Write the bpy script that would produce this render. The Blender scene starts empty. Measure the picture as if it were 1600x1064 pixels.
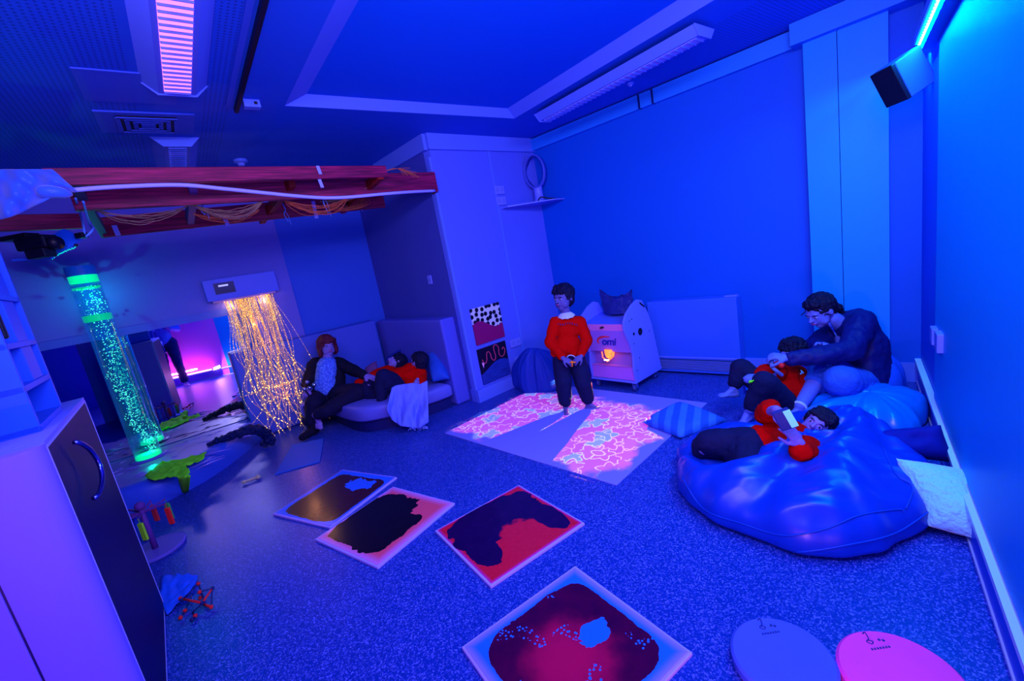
import bpy, bmesh, math, random
from mathutils import Vector, Matrix, noise
C = bpy.context.scene.collection
PI = math.pi
def V(*a): return Vector(a if len(a) > 1 else a[0])
# ---------------------------------------------------------------- camera
H = 1.40; FPX = 670.73; PITCH = math.radians(11.105); ROLL = math.radians(10.278)
_fw = V(0, math.cos(PITCH), -math.sin(PITCH)); _r0 = V(1, 0, 0); _d0 = _fw.cross(_r0)
RX = _r0*math.cos(ROLL) + _d0*math.sin(ROLL); DN = _r0*(-math.sin(ROLL)) + _d0*math.cos(ROLL)
CAM = V(0, 0, H)
cd = bpy.data.cameras.new('camera'); cd.sensor_width = 36; cd.lens = FPX/1600*36; cd.clip_start = 0.02
cam = bpy.data.objects.new('camera', cd); C.objects.link(cam); bpy.context.scene.camera = cam
m3 = Matrix((RX, -DN, -_fw)).transposed()
cam.matrix_world = Matrix.Translation(CAM) @ m3.to_4x4()
sc = bpy.context.scene
sc.view_settings.view_transform = 'Standard'; sc.view_settings.look = 'None'; sc.view_settings.gamma = 1
sc.view_settings.use_curve_mapping = False; sc.view_settings.exposure = 0.0
sc.cycles.max_bounces = 8; sc.cycles.diffuse_bounces = 4; sc.cycles.glossy_bounces = 5; sc.cycles.transparent_max_bounces = 16
sc.cycles.sample_clamp_indirect = 4; sc.cycles.caustics_reflective = False; sc.cycles.caustics_refractive = False
w = bpy.data.worlds.new('night'); sc.world = w; w.use_nodes = True
w.node_tree.nodes['Background'].inputs[0].default_value = (0.02, 0.05, 0.3, 1); w.node_tree.nodes['Background'].inputs[1].default_value = 0.2
def ray(px, py):
    return (RX*((px-800)/FPX) + DN*((py-532)/FPX) + _fw)
def fl(px, py, z=0.0):                                  # where the line of sight through a pixel meets the level z
    d = ray(px, py); return CAM + d*((z-H)/d.z)
def at(px, py, t):                                      # the point at distance t along the lens axis
    return CAM + ray(px, py)*t
def onplane(px, py, p, n):
    d = ray(px, py); return CAM + d*((V(p)-CAM).dot(n)/d.dot(n))
A = V(-.588, .809, 0).normalized(); B = V(.809, .588, 0).normalized(); Z = V(0, 0, 1)   # the room's two directions
def uv(u, v, z=0.0): return B*u + A*v + Z*z
ZC = 2.6
# ---------------------------------------------------------------- lights (unseen area lamps added out of view to light the room)
def zcof(p): return (V(p)-CAM).dot(_fw)
def area(name, loc, target, sx, sy, col, power, spread=PI):
    l = bpy.data.lights.new(name, 'AREA'); l.shape = 'RECTANGLE'; l.size = sx; l.size_y = sy; l.color = col; l.energy = power; l.spread = spread
    o = bpy.data.objects.new(name, l); C.objects.link(o); o.location = loc
    o.rotation_euler = (V(target)-V(loc)).to_track_quat('-Z', 'Y').to_euler(); return o
KEY = (.55, .44, 1.0)
area('added_key_rear', (0.25, 0.55, 2.5), (0.6, 3.6, 0.6), 1.1, .5, KEY, 60)
area('added_fill_side', (1.35, 1.30, 2.5), (-0.6, 4.2, 1.0), .9, .3, (.52, .42, 1.0), 33)
area('added_fill_left', (-1.15, 0.55, 2.45), (-2.0, 4.6, 1.0), .6, .3, (.60, .38, 1.0), 27)
area('added_ceiling_fill', (0.1, 0.35, 1.75), (0.2, 2.4, 2.9), 1.0, .4, (.45, .42, 1.0), 40)  # unseen uplight added to brighten the ceiling
#area('pink_lamp', (0.15, -0.55, 2.1), (-1.2, 1.0, 0.9), .3, .3, (1.0, .28, .95), 7)
#area('floor_pink', (0.02, -0.35, 0.55), (0.9, 1.1, 0.0), .3, .2, (1.0, .35, 1.0), 3)
# ---------------------------------------------------------------- materials
MATS = {}
def lin(c):
    return tuple(((x/255)/12.92 if x/255 <= .04045 else ((x/255+.055)/1.055)**2.4) for x in c)
def mat(name, col, rough=.55, metal=0, bump=0, bscale=30, emit=None, estr=1, alpha=1, var=0, vscale=8, spec=.16, sheen=0, coat=0, trans=0):
    if name in MATS: return MATS[name]
    m = bpy.data.materials.new(name); m.use_nodes = True; nt = m.node_tree; b = nt.nodes['Principled BSDF']
    b.inputs['Base Color'].default_value = (*col, 1); b.inputs['Roughness'].default_value = rough; b.inputs['Metallic'].default_value = metal
    b.inputs['Specular IOR Level'].default_value = spec; b.inputs['Sheen Weight'].default_value = sheen; b.inputs['Coat Weight'].default_value = coat
    b.inputs['Transmission Weight'].default_value = trans
    tc = nt.nodes.new('ShaderNodeTexCoord')
    if var:
        n = nt.nodes.new('ShaderNodeTexNoise'); n.inputs['Scale'].default_value = vscale; n.inputs['Detail'].default_value = 4
        nt.links.new(tc.outputs['Object'], n.inputs['Vector'])
        r = nt.nodes.new('ShaderNodeMapRange'); r.inputs[1].default_value = .3; r.inputs[2].default_value = .7; r.inputs[3].default_value = 1-var; r.inputs[4].default_value = 1+var
        nt.links.new(n.outputs['Fac'], r.inputs[0])
        x = nt.nodes.new('ShaderNodeVectorMath'); x.operation = 'SCALE'; x.inputs[0].default_value = col
        nt.links.new(r.outputs[0], x.inputs['Scale']); nt.links.new(x.outputs[0], b.inputs['Base Color'])
    if bump:
        n = nt.nodes.new('ShaderNodeTexNoise'); n.inputs['Scale'].default_value = bscale; n.inputs['Detail'].default_value = 3
        nt.links.new(tc.outputs['Object'], n.inputs['Vector'])
        bp = nt.nodes.new('ShaderNodeBump'); bp.inputs['Strength'].default_value = bump; bp.inputs['Distance'].default_value = .02
        nt.links.new(n.outputs['Fac'], bp.inputs['Height']); nt.links.new(bp.outputs[0], b.inputs['Normal'])
    if emit: b.inputs['Emission Color'].default_value = (*emit, 1); b.inputs['Emission Strength'].default_value = estr
    if alpha < 1: b.inputs['Alpha'].default_value = alpha
    MATS[name] = m; return m
class NT:                                              # a short way to write shader maths
    def __init__(s, m): s.nt = m.node_tree; s.b = s.nt.nodes.get('Principled BSDF')
    def n(s, t, **k):
        x = s.nt.nodes.new(t)
        for a, v in k.items(): setattr(x, a, v)
        return x
    def m(s, op, a, b=None, c=None):
        x = s.n('ShaderNodeMath', operation=op)
        for i, v in enumerate((a, b, c)):
            if v is None: continue
            if isinstance(v, (int, float)): x.inputs[i].default_value = v
            else: s.nt.links.new(v, x.inputs[i])
        return x.outputs[0]
    def dot(s, vec, d):
        x = s.n('ShaderNodeVectorMath', operation='DOT_PRODUCT'); s.nt.links.new(vec, x.inputs[0]); x.inputs[1].default_value = d; return x.outputs['Value']
    def mix(s, f, a, b):
        x = s.n('ShaderNodeMix', data_type='RGBA')
        for i, v in ((0, f), (6, a), (7, b)):
            if isinstance(v, tuple): x.inputs[i].default_value = (*v, 1)
            elif isinstance(v, (int, float)): x.inputs[i].default_value = v
            else: s.nt.links.new(v, x.inputs[i])
        return x.outputs[2]
    def ramp(s, f, *st):
        x = s.n('ShaderNodeValToRGB'); s.nt.links.new(f, x.inputs[0]); e = x.color_ramp.elements
        while len(e) < len(st): e.new(.5)
        for k, (p, c) in zip(e, st): k.position = p; k.color = (*c, 1)
        return x.outputs[0]
    def noise(s, vec, scale, detail=2, out='Fac'):
        x = s.n('ShaderNodeTexNoise'); x.inputs['Scale'].default_value = scale; x.inputs['Detail'].default_value = detail
        if vec is not None: s.nt.links.new(vec, x.inputs['Vector'])
        return x.outputs[out]
    def smooth(s, v, a, b, lo=0, hi=1):
        x = s.n('ShaderNodeMapRange', interpolation_type='SMOOTHSTEP'); s.nt.links.new(v, x.inputs[0])
        for i, k in enumerate((a, b, lo, hi)): x.inputs[i+1].default_value = k
        return x.outputs[0]
    def link(s, a, b): s.nt.links.new(a, b)
WHITE = (.085, .17, .80); PAINT = (.0, .085, .60)  # blue light cast put into wall, ceiling, floor and white base colours
white = mat('white_paint', WHITE, .5, bump=.03, bscale=60)
wallpaint = mat('blue_cast_wall_paint', PAINT, .6, bump=.03, bscale=40)
wallpale = mat('pale_wall_paint', (.015, .08, .62), .6, bump=.03, bscale=40)
ceilpaint = mat('ceiling_paint', (.03, .09, .62), .6)
gloss_white = mat('glossy_white', (.14, .2, .85), .25)
black = mat('black_plastic', (.004, .004, .02), .4)
chrome = mat('chrome', (.5, .6, .9), .15, 1)
navy = mat('navy_laminate', (.004, .006, .12), .35, bump=.05, bscale=120)
# ---------------------------------------------------------------- mesh helpers
def obj(name, verts, faces, m, parent=None, smooth=False):
    me = bpy.data.meshes.new(name); me.from_pydata([tuple(v) for v in verts], [], faces); me.update()
    if m: me.materials.append(m)
    if smooth:
        for p in me.polygons: p.use_smooth = True
    o = bpy.data.objects.new(name, me); C.objects.link(o)
    if parent: o.parent = parent; o.matrix_parent_inverse = Matrix.Translation(-parent.location) if parent.type == 'EMPTY' else Matrix()
    return o
def tag(o, label, cat, group=None, kind=None):
    o['label'] = label; o['category'] = cat
    if group: o['group'] = group
    if kind: o['kind'] = kind
    return o
def thing(name, loc, label, cat, group=None):
    o = bpy.data.objects.new(name, None); C.objects.link(o); o.location = loc; o.empty_display_size = .05
    return tag(o, label, cat, group)
def struct(name, verts, faces, m, smooth=False):
    o = obj(name, verts, faces, m, None, smooth); o['kind'] = 'structure'; return o
class G:                                               # geometry collector: everything added becomes ONE mesh
    def __init__(s): s.v = []; s.f = []
    def add(s, v, f):
        k = len(s.v); s.v += [V(a) for a in v]; s.f += [tuple(i+k for i in q) for q in f]; return s
    def frame(s, o, x, y, z):                           # box given by an origin corner and three edge vectors
        o, x, y, z = V(o), V(x), V(y), V(z)
        p = [o, o+x, o+x+y, o+y]; p += [a+z for a in p]
        return s.add(p, [(3, 2, 1, 0), (4, 5, 6, 7), (0, 1, 5, 4), (1, 2, 6, 5), (2, 3, 7, 6), (3, 0, 4, 7)])
    def cbox(s, c, x, y, z):                            # centre and three full edge vectors
        c, x, y, z = V(c), V(x), V(y), V(z); return s.frame(c-x/2-y/2-z/2, x, y, z)
    def prism(s, pts, up):                              # polygon (3D points) pulled along up
        n = len(pts); p = [V(a) for a in pts]; q = [a+V(up) for a in p]
        return s.add(p+q, [tuple(range(n))[::-1], tuple(range(n, 2*n))] + [(i, (i+1) % n, n+(i+1) % n, n+i) for i in range(n)])
    def tube(s, pts, r, n=8, cap=True):
        pts = [V(p) for p in pts]; rr = r if isinstance(r, (list, tuple)) else [r]*len(pts)
        ref = None; rings = []
        for i, p in enumerate(pts):
            t = (pts[min(i+1, len(pts)-1)]-pts[max(i-1, 0)])
            if t.length < 1e-9: t = V(0, 0, 1)
            t.normalize()
            if ref is None: ref = t.orthogonal().normalized()
            ref = (ref - t*ref.dot(t))
            ref = ref.normalized() if ref.length > 1e-6 else t.orthogonal().normalized()
            b = t.cross(ref); rings.append([p+(ref*math.cos(2*PI*k/n)+b*math.sin(2*PI*k/n))*rr[i] for k in range(n)])
        v = [x for r_ in rings for x in r_]; f = []
        for i in range(len(pts)-1):
            for k in range(n): f.append((i*n+k, i*n+(k+1) % n, (i+1)*n+(k+1) % n, (i+1)*n+k))
        if cap: f += [tuple(range(n))[::-1], tuple(range((len(pts)-1)*n, len(pts)*n))]
        return s.add(v, f)
    def ball(s, c, r, n=8, ax=None):                    # ellipsoid; r number or (a,b,c) along axes ax
        r = (r, r, r) if isinstance(r, (int, float)) else r; ax = ax or (V(1, 0, 0), V(0, 1, 0), V(0, 0, 1)); c = V(c)
        v = [c+ax[2]*r[2]]; f = []; m_ = n*2
        for i in range(1, n):
            t = PI*i/n
            for k in range(m_):
                a = 2*PI*k/m_; v.append(c+ax[0]*(r[0]*math.sin(t)*math.cos(a))+ax[1]*(r[1]*math.sin(t)*math.sin(a))+ax[2]*(r[2]*math.cos(t)))
        v.append(c-ax[2]*r[2])
        for k in range(m_): f.append((0, 1+k, 1+(k+1) % m_))
        for i in range(n-2):
            for k in range(m_): f.append((1+i*m_+k, 1+(i+1)*m_+k, 1+(i+1)*m_+(k+1) % m_, 1+i*m_+(k+1) % m_))
        e = 1+(n-2)*m_
        for k in range(m_): f.append((len(v)-1, e+(k+1) % m_, e+k))
        return s.add(v, f)
    def lathe(s, c, prof, n=24, ax=None):               # prof: (radius, height) pairs
        c = V(c); ax = ax or (V(1, 0, 0), V(0, 1, 0), Z)
        v = [c+ax[0]*(r*math.cos(2*PI*k/n))+ax[1]*(r*math.sin(2*PI*k/n))+ax[2]*h for r, h in prof for k in range(n)]
        f = [(i*n+k, i*n+(k+1) % n, (i+1)*n+(k+1) % n, (i+1)*n+k) for i in range(len(prof)-1) for k in range(n)]
        f += [tuple(range(n))[::-1], tuple(range((len(prof)-1)*n, len(prof)*n))]
        return s.add(v, f)
    def build(s, name, m, parent=None, smooth=False, bevel=0):
        o = obj(name, s.v, s.f, m, parent, smooth)
        if bevel:
            b = o.modifiers.new('edge', 'BEVEL'); b.width = bevel; b.segments = 2; b.limit_method = 'ANGLE'
        return o
def box(name, c, x, y, z, m, parent=None, bevel=0): return G().cbox(c, x, y, z).build(name, m, parent, False, bevel)
def quad(name, p, m, kind=True): 
    o = obj(name, p, [tuple(range(len(p)))], m); 
    if kind: o['kind'] = 'structure'
    return o
def catmull(pts, k=8):
    pts = [V(p) for p in pts]; o = []
    for i in range(len(pts)-1):
        a, b, c, d = pts[max(i-1, 0)], pts[i], pts[i+1], pts[min(i+2, len(pts)-1)]
        for j in range(k):
            t = j/k; o.append(.5*((2*b)+(c-a)*t+(2*a-5*b+4*c-d)*t*t+(3*b-a-3*c+d)*t**3))
    return o+[pts[-1]]
# ---------------------------------------------------------------- the room
P0 = fl(750.3, 627.9); P0.z = 0                          # pillar corner on the floor
WB = V(-3.54, 4.015, 0)                                 # a point of the back wall (runs along B)
vb = WB.dot(A)                                          # back wall at v = vb
def bw(px, py): return onplane(px, py, WB, A)
BWd = V(-.714, .70, 0).normalized(); BWn = V(.70, .714, 0).normalized()     # far wall: along, outward normal
BW0 = V(.574, 5.127, 0)
RWd = V(math.sin(math.radians(39.8)), math.cos(math.radians(39.8)), 0); RWn = V(RWd.y, -RWd.x, 0)
RW0 = V(2.817, 2.841, 0); RW0 = RW0 + RWn*(.3446-RW0.dot(RWn))
def fw(px, py, off=0): return onplane(px, py, BW0-BWn*off, BWn)
def rw(px, py, off=0): return onplane(px, py, RW0-RWn*off, RWn)
def meet(p, d, q, e):
    det = d.x*(-e.y)+e.x*d.y; r = q-p; t = (r.x*(-e.y)+e.x*r.y)/det; return p+d*t
cFR = meet(BW0, BWd, RW0, RWd)                          # far wall / right wall corner
cPF = meet(BW0, BWd, P0, V(.765, .645, 0))              # pillar front / far wall corner
K2 = bw(600, 489); K2.z = 0                             # alcove corner
K3 = V(-.50, 4.27, 0)
uL = -5.12
cBL = uv(uL, vb); cLF = uv(uL, .05)                      # left wall
cL2 = V(-1.02, -.95, 0); 
uL = cBL.dot(B)
cLF = V(-1.02, -.84, 0); cRF = RW0+RWd*((V(-.45, -1.06, 0)-RW0).dot(RWd))
cLF = meet(cBL, A, cLF, B)
ring = [cBL, K2, K3, P0, cPF, cFR, cRF, cLF]
def wall(name, a, b, m, z0=0, z1=ZC):
    return quad(name, [V(a.x, a.y, z0), V(b.x, b.y, z0), V(b.x, b.y, z1), V(a.x, a.y, z1)], m)
# floor: speckled safety vinyl
fm = mat('speckled_vinyl', (.01, .06, .5), .33, spec=.2); N = NT(fm); tc = N.n('ShaderNodeTexCoord').outputs['Object']
vor = N.n('ShaderNodeTexVoronoi'); vor.inputs['Scale'].default_value = 215; N.link(tc, vor.inputs['Vector'])
sepv = N.n('ShaderNodeSeparateColor'); N.link(vor.outputs['Color'], sepv.inputs[0])
cl = N.noise(tc, 85, 3)
fk = N.m('MULTIPLY', N.smooth(sepv.outputs[0], .55, .85), N.smooth(cl, .42, .58, .25, 1))
N.link(N.mix(fk, (.002, .028, .31), (.10, .14, .75)), N.b.inputs['Base Color'])
quad('floor', [V(-6, -3, 0), V(4, -3, 0), V(4, 8, 0), V(-6, 8, 0)], fm)
# ceiling with perforated boards on both sides, smooth in the middle
cm = mat('ceiling_board', (.008, .09, .66), .6); N = NT(cm); tc = N.n('ShaderNodeTexCoord').outputs['Object']
u_ = N.dot(tc, B); v_ = N.dot(tc, A)
def fr(x, s): return N.m('SUBTRACT', N.m('FRACT', N.m('MULTIPLY', x, 1/s)), .5)
def dots(s, r):
    du, dv = fr(u_, s), fr(v_, s*1.0); d = N.m('SQRT', N.m('ADD', N.m('MULTIPLY', du, du), N.m('MULTIPLY', dv, dv))); return N.m('SUBTRACT', 1, N.smooth(d, r*.7, r))
zone = N.m('MAXIMUM', N.m('LESS_THAN', u_, .56), N.m('MULTIPLY', N.m('GREATER_THAN', u_, 3.12), N.m('LESS_THAN', v_, 2.2)))
zone = N.m('MULTIPLY', zone, N.m('SUBTRACT', 1, N.m('MULTIPLY', N.m('GREATER_THAN', u_, .1), N.m('LESS_THAN', u_, .40))))
f_ = N.m('MULTIPLY', N.m('MULTIPLY', dots(.024, .27), zone), .62)
N.link(N.mix(f_, (.008, .09, .66), (.004, .01, .16)), N.b.inputs['Base Color'])
# ceiling plane with a splayed recess
U0, U1, V0, V1 = .858, 2.80, .9, 3.20
iU0, iU1, iV0, iV1 = 1.0, 2.70, 1.0, 3.155
big = [uv(-7, -3, ZC), uv(8, -3, ZC), uv(8, 9, ZC), uv(-7, 9, ZC)]
o_ = [uv(U0, V0, ZC), uv(U1, V0, ZC), uv(U1, V1, ZC), uv(U0, V1, ZC)]
struct('ceiling', big+o_, [(0, 1, 5, 4), (1, 2, 6, 5), (2, 3, 7, 6), (3, 0, 4, 7)], cm)
i_ = [uv(iU0, iV0, ZC+.065), uv(iU1, iV0, ZC+.065), uv(iU1, iV1, ZC+.065), uv(iU0, iV1, ZC+.065)]
struct('ceiling_recess_trim', o_+i_, [(0, 1, 5, 4), (1, 2, 6, 5), (2, 3, 7, 6), (3, 0, 4, 7)], white)
struct('ceiling_recess_panel', i_, [(0, 1, 2, 3)], mat('recess_paint', (.0, .10, .75), .6))
wall('wall_back', cBL, K2, wallpale)
wall('wall_left', cBL, cLF, wallpale)
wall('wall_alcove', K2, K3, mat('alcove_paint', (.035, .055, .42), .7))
wall('wall_far', cPF, cFR, wallpaint)
rS = RW0+RWd*((V(.40, .15, 0)-RW0).dot(RWd))
wall('wall_right_rear', rS, cRF, mat('rear_wall_pink_cast', (.62, .16, .8), .55))  # same right wall, pink light put into the colour of this stretch
wall('wall_right', cFR, rS, mat('right_wall_paint', (.008, .10, .8), .5, bump=.04, bscale=25))
wall('wall_front', cLF, cRF, wallpale)
# pillar (boxed column)
pm = mat('pillar_paint', (.075, .13, .75), .5, bump=.03, bscale=60)
PF = (cPF-P0).normalized(); PN = V(PF.y, -PF.x, 0); 
if PN.dot(V(0, -1, 0)) < 0: PN = -PN
struct('wall_pillar', [*G().frame(P0, cPF-P0, (K3-P0)-PF*(K3-P0).dot(PF)*0, Z*ZC).v], [(0, 1, 5, 4), (3, 0, 4, 7)], pm)
def strip(name, a, b, n, t, z0, z1, m, ext=0):           # a board of thickness t on a wall from a to b, n into the room
    d = (b-a).normalized(); a = a-d*ext; b = b+d*ext
    o = G().frame(V(a.x, a.y, z0)+n*.001, b-a, n*t, Z*(z1-z0)).build(name, m); o['kind'] = 'structure'; return o
strip('trim_1', P0-PN*.0, cPF, PN, .03, 2.46, ZC, white, .02)
sidN = V(-A.y, A.x, 0).normalized()
sidN = -B
strip('trim_2', P0, K2*.6+P0*.4, sidN, .05, 2.46, ZC, white)
strip('trim_3', P0+B*0, P0+(K3-P0).normalized()*.02, sidN, .02, .1, 2.4, white)
# vertical seams and cover strips on the pillar
sx = onplane(760, 236, P0, PN); k = (sx-P0).dot(PF)
strip('trim_4', P0+PF*k, P0+PF*(k+.03), PN, .012, .1, 2.46, white)
strip('trim_5', P0+PF*(k+.045), P0+PF*(k+.075), PN, .004, .1, 2.46, navy) if False else None
for i, (a, b) in enumerate(((.0, 2.08), (2.3, 2.46))):
    strip('trim_%d' % (6+i), P0+A*.12, P0+A*.16, sidN, .02, a, b, white)
strip('baseboard_pillar', P0, cPF, PN, .025, 0, .13, white, .024)
strip('baseboard_pillar_side', P0, P0+A*.10, sidN, .025, 0, .13, white)
strip('baseboard_far', cPF, cFR, -BWn, .02, 0, .14, white)
bbm = mat('baseboard_gloss', (.45, .75, .95), .25)
strip('baseboard_right', cFR, rS, -RWn, .018, 0, .165, mat('right_base_paint', (.008, .10, .8), .4))
strip('trim_8', cFR, cRF, -RWn, .032, .150, .172, bbm)
strip('trim_9', cFR, cRF, -RWn, .024, 0, .012, bbm)
strip('trim_10', cPF, cFR, -BWn, .045, 2.47, ZC-.012, mat('trim_blue_cast', (.01, .19, .8), .5))  # white trim with the blue cast put into its colour
# column on the far wall and its boxed head
a = fw(1257.6, 60.4); b = fw(1390, 220); a.z = b.z = 0
cmx = mat('column_cyan_cast', (.0, .24, .85), .5)  # cyan of the LED light put into the column colour
s1 = fw(1314, 220); s1.z = 0
strip('wall_column', a, s1-BWd*.0, -BWn, .10, 0, 2.47, cmx)
strip('wall_column_panel', s1-BWd*.004, b, -BWn, .095, 0, 2.47, cmx)
h0 = fw(1240, 42); h0.z = 0
strip('trim_11', h0, cFR, -BWn, .16, 2.46, ZC-.003, mat('trim_blue_cast', (.01, .19, .8), .5))
# small boxed block on the far wall trim
p = fw(1000, 150); p.z = 0; q = fw(1021, 143); q.z = 0
strip('trim_12', p, p-BWd*.012, -BWn, .06, 2.47, 2.585, navy); strip('trim_13', q, q-BWd*.012, -BWn, .06, 2.47, 2.585, navy)
# right wall: large smooth projection board, ledge, LED washer
bdm = mat('projection_board_paint', (.0, .34, .85), .45, bump=.05, bscale=9)
b0 = rw(1473.7, 61); b0.z = 0
bo = strip('wall_board', b0, rS, -RWn, .012, .19, 2.045, bdm)
strip('trim_14', RW0+RWd*((rw(1455, 71)-RW0).dot(RWd)), cRF, -RWn, .05, 2.09, 2.13, cmx)
ZL = 2.17
l0, l1 = fl(1440, 67, ZL), fl(1462, 14, ZL); ld = -RWd
led = thing('led_strip_light', (l0.x, l0.y, ZL), 'glaring cyan LED batten fixed high on the right-hand wall above the projection board', 'light')
LEN = 1.9
g = G().frame(l0+ld*.0-RWn*.035, ld*LEN, RWn*.07, Z*.045); g.build('housing', mat('led_housing', (.1, .3, .8), .4), led)
lens = mat('led_cyan', (0, 0, 0), .5, emit=(.12, .75, 1.0), estr=9)
g = G()
for i in range(38): g.ball(l0+ld*(.02+i*.05)+V(0, 0, -.006), (.019, .019, .012), 4)
g.build('diode', lens, led)['kind'] = 'stuff'
G().frame(l0+ld*.01-RWn*.028, ld*(LEN-.02), RWn*.056, Z*-.004).build('diffuser', mat('led_diffuser', (0, .1, .3), .4, emit=(.0, .45, 1.0), estr=2.2), led)
mid = l0+ld*LEN*.5; mid.z = ZL-.03
cy = area('led_wash', mid-RWn*.02, mid+V(0, 0, -1)+RWn*.16, LEN, .05, (.0, .50, 1.0), 42)
e = Matrix((ld, (V(0, 0, 1)+RWn*.0).cross(ld), Z)).transposed().to_4x4()
cy.matrix_world = Matrix.Translation(mid-RWn*.03) @ (Matrix.Rotation(math.radians(0), 4, ld) @ e)
# ---------------------------------------------------------------- ceiling fittings
def louvre_light(name, u0, u1, v0, v1, zt, label, glow, caps=True):
    t = thing(name, uv((u0+u1)/2, (v0+v1)/2, zt), label, 'light', 'louvred ceiling battens')
    um = (u0+u1)/2; w_ = u1-u0
    prof = [(-.5, 0), (.5, 0), (.28, -.055), (-.28, -.055)]
    g = G().prism([uv(um+a*w_, v0, zt+b) for a, b in prof], A*(v1-v0)); g.build('housing', white, t)
    hw = w_*.20
    G().frame(uv(um-hw, v0+.03, zt-.058), B*hw*2, A*(v1-v0-.06), Z*.004).build('reflector', glow, t)
    g = G(); n = int((v1-v0-.06)/.046)
    for i in range(n):
        v = v0+.035+(v1-v0-.07)*i/(n-1); g.cbox(uv(um, v, zt-.062), B*hw*2, A*.005, Z*.010)
    o = g.build('louvre', white, t); o['kind'] = 'stuff'
    for v in ((v0-.006, v1) if caps else (v1,)):
        G().prism([uv(um+a*w_*1.06, v, zt+b*1.15) for a, b in prof], A*.006).build('end_cap', white, t)
    return t
pinkglow = mat('pink_reflector', (.4, .1, .5), .4, emit=(1.0, .25, .85), estr=1.5)
blueglow = mat('pale_reflector', (.3, .3, .9), .3)
louvre_light('ceiling_light', .13, .42, 1.2, 2.98, ZC, 'louvred ceiling batten with a pink glow, near the top left above the vent', pinkglow)
louvre_light('ceiling_light.001', .13, .40, 3.86, 4.9, ZC, 'louvred ceiling batten above the red timber frame, beyond the square air vent', blueglow)
louvre_light('ceiling_light.002', 2.87, 3.10, 1.50, 3.0, ZC-.03, 'long louvred ceiling batten running beside the recess towards the far wall', blueglow)
# black curtain rail
o = G().cbox(uv(.585, 2.1, ZC-.012), B*.022, A*2.38, Z*.03).build('curtain_rail', black); tag(o, 'thin black rail screwed along the ceiling between perforated boards and recess', 'rail')
o = G().cbox(uv(.54, 2.1, ZC-.003), B*.03, A*2.3, Z*.01).build('trim_15', ceilpaint); o['kind'] = 'structure'
# air vent
t = thing('air_vent', uv(.13, 3.58, ZC), 'square louvred air vent set in the ceiling between two battens', 'vent')
G().cbox(uv(.13, 3.58, ZC-.006), B*.48, A*.36, Z*.01).build('frame', ceilpaint, t)
G().cbox(uv(.13, 3.58, ZC-.013), B*.29, A*.27, Z*.006).build('opening', black, t)
g = G()
for s in (1, .72, .44):
    for a, b in ((1, 0), (-1, 0), (0, 1), (0, -1)):
        c = uv(.13+a*.14*s, 3.58+b*.125*s, ZC-.022)
        g.cbox(c, (B*.022 if a else B*.29*s), (A*.25*s if a else A*.018), Z*.006)
g.cbox(uv(.13, 3.58, ZC-.022), B*.07, A*.06, Z*.006)
g.build('louvre', ceilpaint, t)
o = G().cbox(uv(.08, 3.07, ZC-.003), B*.40, A*.38, Z*.008).build('access_panel', ceilpaint, None, False, .002); tag(o, 'plain access hatch in the perforated ceiling next to the pink-lit batten', 'hatch')
for k, (u, v, l) in enumerate(((.714, 4.43, 'small round smoke detector on the ceiling above the timber frame'), (3.355, 2.33, 'tiny round sensor on the ceiling beside the long right-hand batten'))):
    t = thing('smoke_detector' if k == 0 else 'ceiling_sensor', uv(u, v, ZC), l, 'detector')
    s = 1 if k == 0 else .5
    G().lathe(uv(u, v, ZC), [(.055*s, 0), (.055*s, -.02*s), (.03*s, -.03*s)], 16).build('base', white, t); G().lathe(uv(u, v, ZC-.03*s), [(.03*s, 0), (.024*s, -.02*s)], 12).build('sensor_head', gloss_white, t)
t = thing('motion_sensor', fl(393, 164, ZC), 'small white box sensor beside the end of the black ceiling rail', 'sensor')
c = fl(393, 163, ZC-.02); G().cbox(c, B*.09, A*.05, Z*.045).build('case', white, t); G().cbox(c-A*.027+B*.02, B*.018, A*.006, Z*.015).build('lens', black, t)
# ---------------------------------------------------------------- speaker on the right wall
sd = V(-.95, .08, -.46).normalized(); ss = sd.cross(Z).normalized(); su = ss.cross(sd)
if su.z < 0: su = -su
sc0 = V(2.462, 2.60, 1.988)
t = thing('wall_speaker', sc0, 'white loudspeaker with a black grille, tilted down on the right wall', 'speaker')
G().cbox(sc0-sd*.0, sd*.15, ss*.155, su*.215).build('cabinet', mat('speaker_white', (.02, .07, .40), .4), t, False, .006)
G().cbox(sc0+sd*.087, sd*.022, ss*.153, su*.213).build('grille', black, t, False, .004)
wl = RW0+RWn*-.001; q = sc0+RWn*(wl.dot(RWn)-sc0.dot(RWn)); 
G().tube([sc0-sd*.07, sc0-sd*.10+V(0, 0, -.02), V(q.x, q.y, 1.93)-RWn*.01], .016).build('bracket', black, t)
# ---------------------------------------------------------------- bladeless fan on its shelf, sockets, art boards on the pillar
def pf(px, py, off=0): return onplane(px, py, P0+PN*off, PN)
zs = 1.885
a = pf(783, 322); b = fw(872, 316)
cn = V(cPF.x, cPF.y, zs)
sa = V(a.x, a.y, zs)
sh = [sa+PN*.02, cn-PF*0, cn-BWd*.36, cn-BWd*.36-BWn*.20, sa+PN*.02-PF*-.1+PN*.17]
o = G().prism([sa+PN*.005, V(cn.x, cn.y, zs)+PN*.005-BWn*.005, cn-BWd*.33-BWn*.005, cn-BWd*.33-BWn*.20, sa+PN*.10], Z*.012).build('corner_shelf', gloss_white)
tag(o, 'thin white corner shelf high between the pillar and the far wall', 'shelf')
fc = fw(843, 313, .13); fc.z = zs+.012
t = thing('bladeless_fan', fc, 'white bladeless ring fan standing on the corner shelf', 'fan')
G().lathe(fc, [(.062, 0), (.064, .02), (.05, .05), (.046, .15), (.052, .17)], 24).build('fan_base', gloss_white, t, True)
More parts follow.
